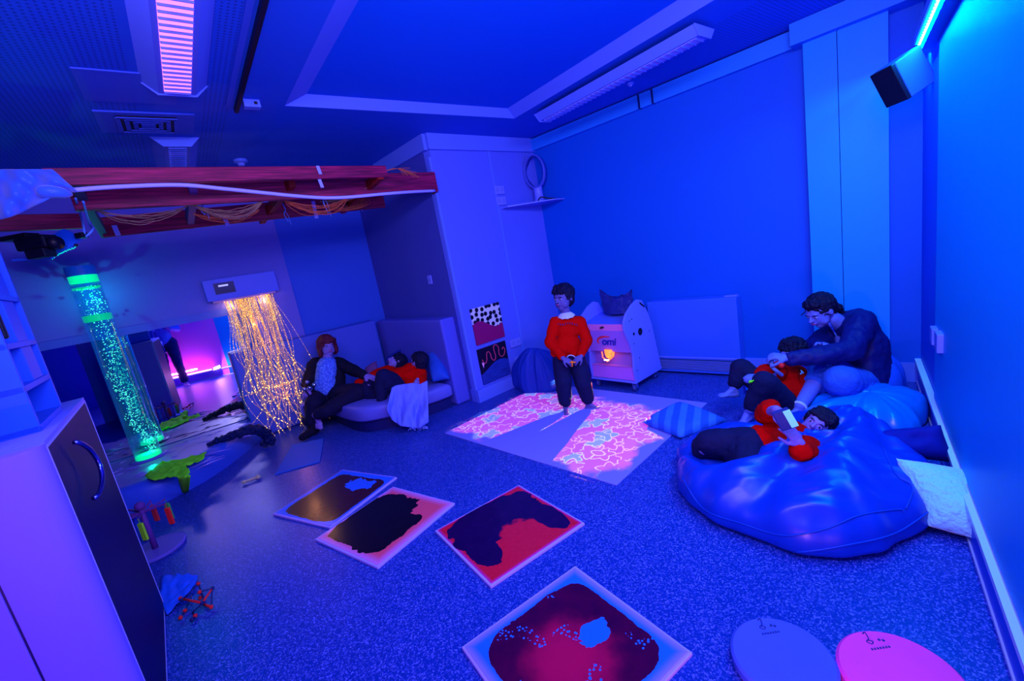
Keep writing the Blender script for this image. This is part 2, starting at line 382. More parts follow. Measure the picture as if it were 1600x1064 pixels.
fd = (V(0, 0, 0)-V(fc.x, fc.y, 0)).normalized(); fs = V(fd.y, -fd.x, 0)
fd = (fd*.83+fs*.25).normalized(); fs = V(fd.y, -fd.x, 0)
g = G(); n = 40; sec = [(-.055, .0), (.05, .006), (.055, .018), (-.05, .022)]
hc = fc+V(0, 0, .335); vs = []; fs_ = []
for k in range(n):
    a_ = 2*PI*k/n; cx, cz = math.cos(a_), math.sin(a_)
    for dx, dr in sec:
        vs.append(hc+fd*dx+fs*cx*(.098+dr)+V(0, 0, 1)*cz*(.158+dr))
for k in range(n):
    for j in range(4): fs_.append((k*4+j, k*4+(j+1) % 4, ((k+1) % n)*4+(j+1) % 4, ((k+1) % n)*4+j))
g.add(vs, fs_).build('air_ring', mat('fan_ring', (.05, .09, .6), .3), t, True)
o = G().tube(catmull([fc+fd*.06+V(0, 0, .02), fc+fd*.10-fs*.05+V(0, 0, .05), fc+fd*.08-fs*.14+V(0, 0, .02), fc+fd*.07-fs*.2+V(0, 0, .01)]), .006, 6).build('power_cable', black); tag(o, 'short black cable lying on the corner shelf beside the fan', 'cable')
def socket(px, py, off, w_, h_, label, name='wall_socket', pl=pf, nn=None, dd=None):
    nn = nn or PN; dd = dd or PF
    c = pl(px, py, .012)
    t = thing(name, c, label, 'socket')
    G().cbox(c, dd*w_, nn*.02, Z*h_).build('plate', gloss_white, t, False, .003)
    g = G()
    for s in (-1, 1):
        for dx, dz in ((0, .012), (-.01, -.006), (.01, -.006)): g.cbox(c+dd*(s*w_*.25+dx)+V(0, 0, dz)+nn*.0105, dd*.006, nn*.002, Z*.006)
    g.build('pin_hole', black, t)['kind'] = 'stuff'
    return t
socket(780, 297, 0, .13, .085, 'upper double socket on the pillar left of the fan shelf')
socket(783, 314, 0, .13, .085, 'lower double socket on the pillar just above the fan shelf')
socket(805, 535, 0, .15, .09, 'double socket low on the pillar right of the dotted board')
t = socket(812, 562, 0, .15, .09, 'double socket low on the pillar with a black plug in it')
G().ball(pf(815, 562, .04), (.022, .022, .02), 6).build('plug', black, t)
socket(304, 446, 0, .14, .09, 'white switch plate on the back wall left of the fibre light box', 'switch_plate', lambda x, y, o: onplane(x, y, WB-A*o, A), -A, B)
t = thing('wall_switch', rw(1468, 535), 'pair of pale blue switch boxes on the right wall above the baseboard', 'switch')
for (x, y, s) in ((1461, 524, 1), (1469, 534, 1.1)):
    p = rw(x, y, .02); G().cbox(p, RWd*.085*s, RWn*.035, Z*.09*s).build('switch_box', gloss_white, t, False, .004)
t = socket(672, 437, 0, .07, .09, 'small dark-centred switch on the alcove wall above the padding', 'alcove_switch', lambda x, y, o: onplane(x, y, K3, (K3-K2).cross(Z).normalized()), (K3-K2).cross(Z).normalized(), (K3-K2).normalized())
# art boards
def board_pts(cs): return [pf(x, y, .012) for x, y in cs]
def art(name, cs, m, label):
    p = board_pts(cs); c = sum(p, V(0, 0, 0))/4
    z0 = (p[2].z+p[3].z)/2; z1 = (p[0].z+p[1].z)/2; x0 = ((p[0]+p[3])/2-P0).dot(PF); x1 = ((p[1]+p[2])/2-P0).dot(PF)
    o = G().frame(P0+PF*x0+PN*.002+Z*z0, PF*(x1-x0), PN*.018, Z*(z1-z0)); o = o.build(name, m); tag(o, label, 'art board')
    return x0, x1, z0, z1
def artmat(name): 
    m = mat(name, (.5, .5, .5), .45); N = NT(m); tc = N.n('ShaderNodeTexCoord').outputs['Object']; return m, N, tc
m1, N, tc = artmat('spotted_board')
x0, x1, z0, z1 = art('spotted_art_board', ((735, 483), (779, 472), (788, 526), (744, 540)), m1, 'board with black spots on white over a crimson wave, upper on the pillar')
def uvn(N, tc, x0, x1, z0, z1):
    s = N.dot(tc, PF); zz = N.n('ShaderNodeSeparateXYZ'); N.link(tc, zz.inputs[0])
    k = P0.dot(PF)
    return N.m('MULTIPLY', N.m('SUBTRACT', s, x0+k), 1/(x1-x0)), N.m('MULTIPLY', N.m('SUBTRACT', zz.outputs[2], z0), 1/(z1-z0))
s, q = uvn(N, tc, x0, x1, z0, z1)
cb = N.n('ShaderNodeCombineXYZ'); N.link(s, cb.inputs[0]); N.link(q, cb.inputs[1])
vo = N.n('ShaderNodeTexVoronoi', voronoi_dimensions='2D'); vo.inputs['Scale'].default_value = 6.6; vo.inputs['Randomness'].default_value = .55; N.link(cb.outputs[0], vo.inputs['Vector'])
dot = N.m('LESS_THAN', vo.outputs['Distance'], .40)
top = N.mix(dot, (.55, .6, .85), (.002, .002, .02))
wave = N.m('LESS_THAN', q, N.m('ADD', .50, N.m('MULTIPLY', N.m('SINE', N.m('ADD', N.m('MULTIPLY', s, 5.2), .6)), .13)))
N.link(N.mix(wave, top, (.22, .004, .12)), N.b.inputs['Base Color'])
m2, N, tc = artmat('squiggle_board')
x0, x1, z0, z1 = art('squiggle_art_board', ((745, 547), (789, 532), (797, 583), (756, 602)), m2, 'black board with a pink squiggle over dark blue, lower on the pillar')
s, q = uvn(N, tc, x0, x1, z0, z1)
wave = N.m('LESS_THAN', q, N.m('ADD', .40, N.m('MULTIPLY', N.m('SINE', N.m('ADD', N.m('MULTIPLY', s, 3.6), -.9)), .14)))
cb = N.n('ShaderNodeCombineXYZ'); N.link(N.m('MULTIPLY', s, .5), cb.inputs[0]); N.link(N.m('MULTIPLY', q, 3), cb.inputs[1])
nz = N.noise(cb.outputs[0], 6, 3)
N.link(N.mix(wave, (.003, .002, .03), N.mix(nz, (.0, .006, .14), (.02, .06, .5))), N.b.inputs['Base Color'])
def ab(s, q): return P0+PF*(x0+(x1-x0)*s)+PN*.021+Z*(z0+(z1-z0)*q)
o = G().tube(catmull([ab(.10, .70), ab(.13, .60), ab(.2, .58), ab(.25, .66), ab(.28, .82), ab(.35, .86), ab(.4, .78), ab(.42, .64), ab(.5, .56), ab(.57, .66), ab(.55, .82), ab(.56, .95), ab(.66, .97), ab(.72, .86), ab(.70, .70), ab(.76, .6), ab(.87, .62), ab(.93, .76), ab(.88, .84), ab(.83, .78)], 6), .0045, 6).build('squiggle', mat('pink_line', (.55, .05, .16), .5), bpy.data.objects['squiggle_art_board'])
o = G().prism([ab(.06, .62), ab(.15, .60), ab(.09, .46)], PN*.002).build('triangle', mat('pink_triangle', (.8, .35, .7), .5), bpy.data.objects['squiggle_art_board'])
# ---------------------------------------------------------------- convector heater on the far wall
r0 = fw(1028, 585, .15); r1 = fw(1136.4, 590.8, .15); r0.z = r1.z = 0
hd = -BWd; L = (fw(1150, 467, .15)-fw(1010, 474, .15)).dot(hd); e0 = fw(1150, 467, .15); e0.z = 0
t = thing('wall_heater', e0-hd*L/2, 'wide white convector heater cabinet with a bottom grille on the far wall', 'heater')
G().frame(e0-hd*L+Z*.02, hd*L, BWn*.145, Z*.70).build('casing', mat('heater_white', (.03, .12, .75), .45), t, False, .008)
G().frame(e0-hd*L+hd*.04+Z*.05-BWn*.004, hd*(L-.1), BWn*.006, Z*.10).build('grille_opening', black, t)
g = G()
for i in range(9): g.frame(e0-hd*L+hd*.04+Z*(.055+i*.0105)-BWn*.010, hd*(L-.1), BWn*.006, Z*.004)
g.build('grille', gloss_white, t)
G().frame(e0-hd*L-BWn*.006+Z*.165, hd*L, BWn*.006, Z*.012).build('ledge', gloss_white, t)
p = fw(1143, 463, .08); p.z = .722
G().cbox(p, hd*.10, BWn*.05, Z*.014).build('vent_cap', gloss_white, t)
# ---------------------------------------------------------------- projector trolley
FL_, FR_, BR_ = fl(924.6, 589, .1), fl(995, 597, .1), fl(1031.8, 573, .1)
tx = (FR_-FL_).normalized(); ty = V(-tx.y, tx.x, 0); W_ = (FR_-FL_).length; D_ = .45; T0 = V(FL_.x, FL_.y, 0)
cart = thing('projector_trolley', T0+tx*W_/2+ty*D_/2, 'white wheeled projector trolley with a logo and a glowing lamp, facing the mat', 'trolley')
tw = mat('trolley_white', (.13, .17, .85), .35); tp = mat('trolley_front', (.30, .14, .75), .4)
def tq(x, f, z): return T0+tx*x-ty*f+Z*z                # x across, f forward of the base front, z up
prof = [(0, .1), (.012, .22), (-.005, .34), (.02, .44), (.06, .53), (.085, .60), (.08, .67), (.03, .73), (-.08, .795), (-.17, .82), (-.24, .80), (-.29, .73), (-D_, .12), (-D_, .1)]
prof = prof[:-3]+[(-.32, .66), (-.36, .55), (-D_+.01, .12), (-D_, .1)]
for x, nm in ((0, 'side_panel'), (W_-.022, 'side_panel')):
    o = G().prism([tq(x, f, z) for f, z in prof], tx*.022).build(nm, tw, cart, False, .004)
    if x > 0:
        G().lathe(tq(W_+.0005, -.15, .53), [(.034, 0), (.034, .002)], 20, (ty, Z, tx)).build('cable_hole', black, o); G().lathe(tq(W_+.0005, -.045, .535), [(.014, 0), (.014, .002)], 12, (ty, Z, tx)).build('cable_hole', black, o)
        for f, z in ((-.0, .66), (-.04, .67), (-.03, .45), (-.09, .3), (-.03, .2), (-.3, .5)): G().lathe(tq(W_+.0005, f, z), [(.006, 0), (.006, .002)], 8, (ty, Z, tx)).build('screw', black, o)
        G().cbox(tq(W_+.001, -.23, .76), ty*.07-Z*.05, tx*.002, Z*.02).build('handle_slot', black, o)
iw = W_-.044
def tslab(n, f0, z0, f1, z1, th, m, par=cart): 
    a, b = tq(.022, f0, z0), tq(.022, f1, z1); return G().frame(a, tx*iw, b-a, ty*th).build(n, m, par)
tslab('top_tray', .05, .645, -.29, .70, .02, mat('tray_white', (.08, .13, .75), .4))
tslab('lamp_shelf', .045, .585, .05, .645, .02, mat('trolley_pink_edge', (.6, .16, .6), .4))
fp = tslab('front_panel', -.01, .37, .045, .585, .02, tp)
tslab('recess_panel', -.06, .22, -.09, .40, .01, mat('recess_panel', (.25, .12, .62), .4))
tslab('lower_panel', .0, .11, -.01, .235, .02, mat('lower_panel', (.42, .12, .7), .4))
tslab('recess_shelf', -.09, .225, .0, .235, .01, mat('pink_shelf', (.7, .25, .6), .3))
G().frame(tq(0, .01, .085), tx*W_, ty*(D_+.01), Z*.02).build('base', tw, cart, False, .004)
G().frame(tq(.022, -.30, .12), tx*iw, ty*.015, Z*.5).build('back_panel', tw, cart)
for x, f in ((.05, -.04), (W_-.04, -.03), (W_-.05, -D_+.05), (.05, -D_+.05)):
    c = tq(x, f, .035)
    o = G().lathe(c-tx*.012, [(.033, 0), (.035, .004), (.035, .02), (.033, .024)], 16, (ty, Z, tx)).build('castor', mat('castor_rubber', (.03, .05, .3), .5), cart, True)
    g = G().cbox(c+Z*.045, tx*.04, ty*.04, Z*.012).cbox(c+tx*.022+Z*.02, tx*.004, ty*.02, Z*.05).cbox(c-tx*.022+Z*.02, tx*.004, ty*.02, Z*.05); g.build('castor_fork', chrome, o)
g = G().lathe(tq(W_*.47, -.02, .33), [(.045, .06), (.045, .02), (.038, -.01), (.02, -.028)], 20); g.build('lamp', mat('orange_lamp', (.8, .3, .05), .4, emit=(1, .16, .02), estr=2.2), cart, True)
G().tube([tq(W_*.47-.055, .02, .375), tq(W_*.47-.05, .025, .32), tq(W_*.47, .03, .285), tq(W_*.47+.05, .025, .32), tq(W_*.47+.055, .02, .375)], .006, 6).build('lamp_guard', mat('orange_ring', (.8, .2, .05), .4, emit=(1, .12, .05), estr=2.0), cart)
G().cbox(tq(W_*.47, .04, .302), tx*.05, ty*.01, Z*.012).build('lens', mat('lens_glow', (1, .6, .3), .3, emit=(1, .5, .3), estr=6), cart)
G().ball(tq(W_*.49, .058, .617), (.022, .012, .010), 6).build('latch', black, cart)
# logo on the front panel: red swoosh and slanted blue letters
fpn = (tq(0, -.01, .37)-tq(0, .045, .585)).normalized(); up_ = -fpn; out = tx.cross(up_); 
if out.dot(-ty) < 0: out = -out
def lg(x, h): return tq(.022+iw*x, -.01, .37)+up_*h+out*.0035
cu = bpy.data.curves.new('logo_lettering', 'FONT'); cu.body = 'omi'; cu.size = .105; cu.shear = .35; cu.extrude = .001; cu.offset = .0028; cu.space_character = .95
lo = bpy.data.objects.new('logo_lettering', cu); C.objects.link(lo); cu.materials.append(mat('logo_blue', (.004, .02, .4), .4))
p = lg(.36, .075); mw = Matrix((tx, up_, out)).transposed().to_4x4(); mw.translation = p; lo.matrix_world = mw
dg = bpy.context.evaluated_depsgraph_get(); me = bpy.data.meshes.new_from_object(lo.evaluated_get(dg)); me.transform(lo.matrix_world)
bpy.data.objects.remove(lo); lo = bpy.data.objects.new('logo_lettering', me); C.objects.link(lo); lo.parent = fp
sw = catmull([lg(.60, .158), lg(.48, .160), lg(.36, .148), lg(.28, .115), lg(.30, .085)], 8)
o = G().tube(sw, [.002+.007*math.sin(PI*min(1, i/(len(sw)-1)*.9+.05)) for i in range(len(sw))], 6).build('logo_swoosh', mat('logo_red', (.75, .02, .04), .4), fp)
# crumpled foil-like bag on the trolley
def bag():
    vs = []; fs = []; n, m_ = 26, 14; c = tq(W_*.56, -.17, .70)
    for side in (1, -1):
        for j in range(m_+1):
            for i in range(n+1):
                x = (i/n-.5)*.36; y = j/m_
                top = .155+.06*abs(x/.15)**1.5 - (.02 if x > .08 else 0)
                th = .06*math.sin(PI*min(.98, max(.02, i/n)))*(1-y)**.6
                q = noise.noise_vector(V(x*14, y*5, side*3.0))*.016
                vs.append(c+tx*(x*(1-.12*(1-y)))+ty*(side*th)+Z*(y*top)+q*(.3+.7*y))
    s_ = (n+1)*(m_+1)
    for k in (0, s_):
        for j in range(m_):
            for i in range(n): a = k+j*(n+1)+i; f = (a, a+1, a+n+2, a+n+1); fs.append(f if k else f[::-1])
    for i in range(n): fs.append((m_*(n+1)+i, m_*(n+1)+i+1, s_+m_*(n+1)+i+1, s_+m_*(n+1)+i))
    o = obj('crumpled_bag', vs, fs, mat('dark_bag', (.012, .02, .22), .35, bump=.6, bscale=35), None, True)
    tag(o, 'dark crumpled bag standing on top of the projector trolley', 'bag')
bag()
# ---------------------------------------------------------------- mirrors in the corner behind the bubble tube
mir = mat('mirror_glass', (.80, .86, .95), .015, 1)
mz1 = 1.31
p1 = bw(346, 600)
pL = fl(398, 682); uP = pL.dot(B)                       # left end of the padding
o = G().frame(uv(uL+.012, vb-.006, .2), B*(uP-uL+.16), A*.005, Z*(mz1-.2)).build('mirror', mir); tag(o, 'wide wall mirror behind the platform, reflecting the bubble tube and pink wall', 'mirror')
lwN = V(B.x, B.y, 0)
lw0 = cBL
o = G().frame(lw0+B*.003+Z*.2-A*.012, -A*1.9, B*.005, Z*(mz1-.2)).build('mirror', mir); tag(o, 'side mirror on the left wall beside the bubble tube, mostly hidden by the cabinet', 'mirror')
strip('trim_16', uv(uL, vb), uv(uP+.42, vb), -A, .03, mz1, mz1+.075, mat('frame_paint', (.05, .10, .62), .5))
o = G().frame(uv(-1.9+uL*0, vb-.02, mz1+.075), B*-1.2, A*.019, Z*.9); 
# slightly raised board over the mirror and the chase right of it
c1 = bw(450, 430).dot(B)
pale2 = mat('chase_paint', (.085, .10, .60), .6)
strip('wall_back_board', uv(uL, vb), uv(c1, vb), -A, .035, mz1+.22 if False else mz1+.075, ZC, pale2)
strip('wall_back_board_low', uv(uP+.30, vb), uv(c1, vb), -A, .035, .9, mz1+.08, pale2)
# ---------------------------------------------------------------- padding round the alcove seat
pad = mat('padded_vinyl', (.04, .085, .60), .42, bump=.06, bscale=14)
uK = K2.dot(B)
aN = (K3-K2).cross(Z).normalized()
if aN.dot(V(0, 0, 0)-K2) < 0: aN = -aN
aD = (K3-K2).normalized()
o = G().frame(uv(uP, vb-.19, .005), B*(uK-uP-.2), A*.185, Z*.925).build('wall_padding', pad, None, False, .02); tag(o, 'long blue padded panel along the back wall behind the seat and fibre curtain', 'padding')
pe1, pe0 = fl(737, 625), fl(716, 634)
o = G().frame(V(pe0.x, pe0.y, .005), pe1-pe0, (K2+aN*.16-pe0)*.96-Z*0, Z*.90).build('wall_padding', mat('padded_vinyl_mauve', (.065, .085, .60), .42, bump=.06, bscale=14), None, False, .02)
tag(o, 'mauve padded panel on the alcove side wall, its end facing the pillar', 'padding')
# seat: dark plinth and rounded mattress
def poly(px, z): return [V(fl(x, y, z).x, fl(x, y, z).y, z) for x, y in px]
front = catmull([fl(712, 636, 0)+A*.0, fl(690, 645), fl(640, 662), fl(600, 674), fl(562, 678), fl(525, 665), fl(503, 652), uv(uP+.45, vb-.45)], 5)
seatback = [uv(uP+.45, vb-.24), uv(uK-.30, vb-.25), pe0+(K2+aN*.16-pe0)*.90]
fr0 = [V(p.x, p.y, 0) for p in front]
fr_in = [p+(V(-1.5, 4.9, 0)-p).normalized()*.05 for p in fr0]
seat = thing('alcove_bench', (-1.3, 4.6, 0), 'low alcove seat, lilac mattress on a dark plinth with a rounded front', 'seat')
G().prism([V(p.x, p.y, .002) for p in fr_in+seatback], Z*.12).build('plinth', mat('dark_plinth', (.004, .008, .12), .6), seat)
def slab(pts, z0, z1, name, m, par, puff=.03):          # rounded cushion slab from an outline
    c = sum(pts, V(0, 0, 0))/len(pts); rings = []; n = len(pts)
    for s, z in ((.975, z0), (1, z0+.02), (1.0, z1-.035), (.985, z1-.008), (.95, z1+puff*.3), (.8, z1+puff*.7), (.5, z1+puff), (.2, z1+puff)):
        rings.append([V(c.x+(p.x-c.x)*s, c.y+(p.y-c.y)*s, z) for p in pts])
    v = [p for r in rings for p in r]; f = [tuple(range(n))[::-1], tuple(range((len(rings)-1)*n, len(rings)*n))]
    for i in range(len(rings)-1):
        for k in range(n): f.append((i*n+k, i*n+(k+1) % n, (i+1)*n+(k+1) % n, (i+1)*n+k))
    return obj(name, v, f, m, par, True)
slab([V(p.x, p.y, 0) for p in fr0+seatback], .122, .25, 'mattress', mat('lilac_vinyl', (.10, .12, .62), .35, bump=.15, bscale=9), seat, .015)
# ---------------------------------------------------------------- bubble tube platform
zp = .20
pfp = catmull([fl(150, 822), fl(207, 804), fl(255, 786), fl(305, 761), fl(350, 733), fl(390, 702), fl(408, 684), pL+V(-.02, .02, 0)], 6)
pfp = [V(p.x, p.y, 0) for p in pfp]
back = [uv(uP-.02, vb-.03), uv(uL+.05, vb-.03), uv(uL+.05, 1.0), ]
platm = mat('crinkled_silver_vinyl', (.17, .13, .66), .3, bump=.35, bscale=5, spec=.7)
plat = thing('padded_platform', (-3.3, 3.6, 0), 'low platform with a curved padded edge and creased shiny top under the bubble tube', 'platform')
cpt = V(-3.7, 3.4, 0)
def inn(p, d): return p+(cpt-p).normalized()*d
edge = []
n = len(pfp); rings = [(0.0, .0), (-.01, .06), (-.005, .13), (.02, .175), (.05, zp), (.11, zp+.004)]
v = [inn(p, d)+Z*z for d, z in rings for p in pfp]; f = [(i*n+k, i*n+k+1, (i+1)*n+k+1, (i+1)*n+k) for i in range(len(rings)-1) for k in range(n-1)]
obj('edge_bolster', v, f, mat('platform_edge_vinyl', (.03, .09, .68), .4), plat, True)
topo = [inn(p, .10) for p in pfp]+back
o = G().prism([V(p.x, p.y, .02) for p in topo], Z*(zp-.02)).build('platform_top', platm, plat)
# shallow creases across the top
g = G(); rnd = random.Random(4)
for i in range(46):
    a0 = V(-3.1, 3.9, 0)+V(rnd.uniform(-.65, .5), rnd.uniform(-.75, .35), 0)
    d = (B*rnd.uniform(.5, 1)+A*rnd.uniform(-.6, .3)).normalized(); l = rnd.uniform(.08, .28)
    g.tube([a0+Z*(zp-.006), a0+d*l*.5+Z*(zp+.0015), a0+d*l+Z*(zp-.006)], [.002, .007, .002], 6)
g.build('crease', mat('crease_vinyl', (.22, .16, .75), .2, spec=.8), plat, True)['kind'] = 'stuff'
# ---------------------------------------------------------------- bubble tube
ta, tb_ = fl(212.4, 722, zp), fl(254.6, 709, zp); tc_ = (ta+tb_)/2; tr = (ta-tb_).length/2*.98
tv = (V(tc_.x, tc_.y, 0)).normalized(); tc_ = tc_+tv*tr*.2; tc_.z = zp
TH = 1.965-zp-.03
bt = thing('bubble_tube', tc_, 'tall clear bubble tube glowing green and cyan on the padded platform', 'bubble tube')
acr = bpy.data.materials.new('clear_acrylic'); acr.use_nodes = True; N = NT(acr); nt = acr.node_tree; nt.nodes.remove(N.b)
tr_ = nt.nodes.new('ShaderNodeBsdfTransparent'); tr_.inputs[0].default_value = (.55, .88, .97, 1)
gl = nt.nodes.new('ShaderNodeBsdfGlossy'); gl.inputs[1].default_value = .04; gl.inputs[0].default_value = (.6, .9, 1, 1)
em = nt.nodes.new('ShaderNodeEmission'); em.inputs[0].default_value = (0, .55, .75, 1); em.inputs[1].default_value = .03
lw = nt.nodes.new('ShaderNodeLayerWeight'); lw.inputs[0].default_value = .35
mx = nt.nodes.new('ShaderNodeMixShader'); ad = nt.nodes.new('ShaderNodeAddShader')
nt.links.new(lw.outputs['Facing'], mx.inputs[0]); nt.links.new(tr_.outputs[0], mx.inputs[1]); nt.links.new(gl.outputs[0], mx.inputs[2])
nt.links.new(mx.outputs[0], ad.inputs[0]); nt.links.new(em.outputs[0], ad.inputs[1]); nt.links.new(ad.outputs[0], nt.nodes['Material Output'].inputs[0])
def ringp(r0, z0, r1, z1, name, m, n=40):
    v = [tc_+V(r*math.cos(2*PI*k/n), r*math.sin(2*PI*k/n), z) for r, z in ((r0, z0), (r1, z1)) for k in range(n)]
    return obj(name, v, [(k, (k+1) % n, n+(k+1) % n, n+k) for k in range(n)], m, bt, True)
ringp(tr, 0, tr, TH*.955, 'tube_wall', acr)
grn = mat('green_glow', (0, .2, .1), .4, emit=(.0, 1.0, .32), estr=1.2)
grn2 = mat('green_glow_soft', (0, .1, .05), .4, emit=(.0, .75, .3), estr=.8)
G().lathe(tc_, [(tr*.985, .002), (tr*.985, .035), (tr*.93, .04)], 40).build('base_light', grn, bt, True)
G().lathe(tc_+Z*.001, [(tr*1.5, 0), (tr*1.5, .006), (tr*1.1, .012)], 40).build('base_collar', mat('collar', (.12, .12, .7), .3), bt, True)
ringp(tr*.97, TH*.925, tr*.97, TH*.955, 'top_light', grn)
ringp(tr*1.005, TH*.955, tr*1.01, TH, 'top_cap', mat('cap', (.01, .28, .8), .4))
G().lathe(tc_, [(tr*1.0, TH*.998), (tr*1.0, TH)], 40).build('top_lid', mat('cap', (.01, .28, .8), .4), bt)
ringp(tr*.985, TH*.735, tr*.985, TH*.765, 'coupling_ring', grn2)
g = G(); rnd = random.Random(7)
for k in range(260):                                      # foam on the water surface
    a = 2*PI*rnd.random(); r = tr*.93*math.sqrt(rnd.random()); g.ball(tc_+V(r*math.cos(a), r*math.sin(a), TH*.897+rnd.gauss(0, .004)), rnd.uniform(.003, .007), 3)
g.build('foam', grn2, bt)['kind'] = 'stuff'
g = G()
for k in range(800):
    z = rnd.random()*TH*.885+.03; f_ = z/TH
    cx = .25*tr*math.sin(f_*9+1)+.25*tr*math.sin(f_*23); sp = tr*(.2+.5*f_)
    x = rnd.gauss(cx, sp*.7); y = rnd.gauss(.2*tr*math.cos(f_*8), sp*.7)
    if x*x+y*y > (tr*.9)**2: continue
    r = rnd.choice((.0020, .0027, .0034, .0046)); g.ball(tc_+V(x, y, z), (r*1.3, r*1.3, r), 3)
g.build('bubble', mat('bubble_glow', (.2, .8, .6), .3, emit=(.12, 1.0, .55), estr=1.0), bt)['kind'] = 'stuff'
l = bpy.data.lights.new('bubble_tube_lamp', 'POINT'); l.color = (.0, .9, .45); l.energy = 4.5; l.shadow_soft_size = .003
for zz in (.055, 1.5):
    o = bpy.data.objects.new('bubble_tube_lamp', l); C.objects.link(o); o.location = tc_+Z*zz
# ---------------------------------------------------------------- fibre optic curtain
def bwo(px, py, off): return onplane(px, py, WB-A*off, A)
q0, q1, q2, q3 = bwo(316, 439, .14), bwo(428, 423, .14), bwo(436, 453, .14), bwo(325, 473, .14)
us = min(q0.dot(B), q3.dot(B)); ue = max(q1.dot(B), q2.dot(B)); za = (q2.z+q3.z)/2; zb = (q0.z+q1.z)/2
fb = thing('fibre_light_box', uv((us+ue)/2, vb-.07, za), 'white wall box with a small control panel pouring a curtain of glowing amber fibres', 'light')
G().frame(uv(us, vb-.14, za), B*(ue-us), A*.135, Z*(zb-za)).build('case', mat('box_white', (.06, .11, .80), .4), fb, False, .004)
G().frame(uv(us+.04, vb-.125, za-.018), B*(ue-us-.08), A*.11, Z*.018).build('outlet', mat('outlet_white', (.4, .25, .6), .4), fb)
cp = G().frame(uv(us+(ue-us)*.13, vb-.144, za+(zb-za)*.28), B*(ue-us)*.27, A*.004, Z*(zb-za)*.52).build('control_panel', navy, fb)
G().frame(uv(us+(ue-us)*.19, vb-.147, za+(zb-za)*.62), B*(ue-us)*.13, A*.003, Z*(zb-za)*.08).build('display', mat('display', (.4, .45, 1), .4, emit=(.5, .55, 1), estr=.7), cp)
g = G()
for i in range(7): g.cbox(uv(us+(ue-us)*(.16+.033*i), vb-.1455, za+(zb-za)*.40), B*.008, A*.003, Z*.012)
g.build('button', black, cp)['kind'] = 'stuff'
rnd = random.Random(11); gs = G(); gd = G(); gp = G()
for k in range(72):
    s = rnd.random(); x0 = us+.05+(ue-us-.1)*(.16+.80*s)
    p0 = uv(x0, vb-.03-.085*rnd.random(), za-.012)
    sag = rnd.uniform(.0, .06)
    reach = rnd.random()
    # fall over the padding and down its front
    q = uv(x0+rnd.gauss(.0, .045)+.06*(s-.5), vb-.20-rnd.random()*.05, .95-rnd.random()*.1)
    zend = rnd.choice((.02, .02, .06, .2, .35, .5)) 
    r_ = uv(q.dot(B)+rnd.gauss(.02, .07), vb-.22-rnd.random()*.06, max(zend+.05, .45+rnd.random()*.1))
    e_ = uv(q.dot(B)+rnd.gauss(.03, .075), vb-.24-rnd.random()*.12-(.15*rnd.random() if zend < .05 else 0), zend)
    pts = catmull([p0, (p0+q)/2+B*sag*.2-A*.015, q, r_, e_], 7)
    gs.tube(pts, .0013, 4, False)
    L_ = len(pts); kk = 0
    for i in range(L_-1):
        a, b = pts[i], pts[i+1]; m_ = max(1, int((b-a).length/.02))
        for j in range(m_):
            pr_ = rnd.random(); fz = i/L_
            if pr_ < (.75 if fz < .5 else .35): gd.ball(a+(b-a)*(j+rnd.random())/m_, rnd.choice((.0017, .0021, .0028)) if fz < .55 else rnd.choice((.0018, .0026, .0044)), 2 if fz < .5 else 3)
for k in range(55):
    x0 = us+.05+(ue-us-.1)*(.16+.80*rnd.random()); p0 = uv(x0, vb-.03-.09*rnd.random(), za-.012); ze = rnd.uniform(.95, 1.25)
    q = uv(x0+rnd.gauss(.01, .02), vb-.13-.05*rnd.random(), ze); pts = catmull([p0, (p0+q)/2-A*.01, q], 7); gs.tube(pts, .0013, 4, False)
    for i in range(len(pts)-1):
        for j in range(2): gd.ball(pts[i]+(pts[i+1]-pts[i])*rnd.random(), rnd.choice((.0016, .0020, .0026)), 2)
gs.build('fibre', mat('amber_fibre', (.5, .3, .12), .3, emit=(1.0, .50, .12), estr=.25), fb)['kind'] = 'stuff'
gd.build('sparkle', mat('amber_sparkle', (1, .6, .2), .3, emit=(1.0, .62, .10), estr=4.0), fb)['kind'] = 'stuff'
for zz, dx, dv, pw, c_ in ((za-.07, -.14, -.10, 1.3, (1, .45, .14)), (za-.07, .16, -.10, 1.5, (1, .45, .14)), (za-.3, .0, -.15, 1.5, (1, .40, .16)), (.95, .05, -.34, 1.3, (1, .38, .15)), (.45, .06, -.40, 1.1, (1, .28, .25))):
    l = bpy.data.lights.new('fibre_glow', 'POINT'); l.color = c_; l.energy = pw; l.shadow_soft_size = .004
    o = bpy.data.objects.new('fibre_glow', l); C.objects.link(o); o.location = uv((us+ue)/2+dx, vb+dv, zz)
# ---------------------------------------------------------------- red timber frame hanging over the seat
wm = mat('red_timber', (.16, .004, .05), .5); N = NT(wm); tcw = N.n('ShaderNodeTexCoord').outputs['Object']
uu, vv = N.dot(tcw, B), N.dot(tcw, A); sz = N.n('ShaderNodeSeparateXYZ'); N.link(tcw, sz.inputs[0])
cb = N.n('ShaderNodeCombineXYZ'); N.link(N.m('MULTIPLY', uu, 1.3), cb.inputs[0]); N.link(N.m('MULTIPLY', sz.outputs[2], 28), cb.inputs[1]); N.link(N.m('MULTIPLY', vv, 2), cb.inputs[2])
gr = N.noise(cb.outputs[0], 3.2, 5)
N.link(N.ramp(gr, (.3, (.06, .001, .035)), (.5, (.16, .002, .055)), (.68, (.30, .006, .09))), N.b.inputs['Base Color'])
wmo = mat('orange_red_timber', (.22, .008, .012), .5, var=.3, vscale=20)
frame = thing('timber_frame', uv(.8, 4, 2.09), 'red wooden ceiling frame hanging over the alcove with metal straps', 'frame')
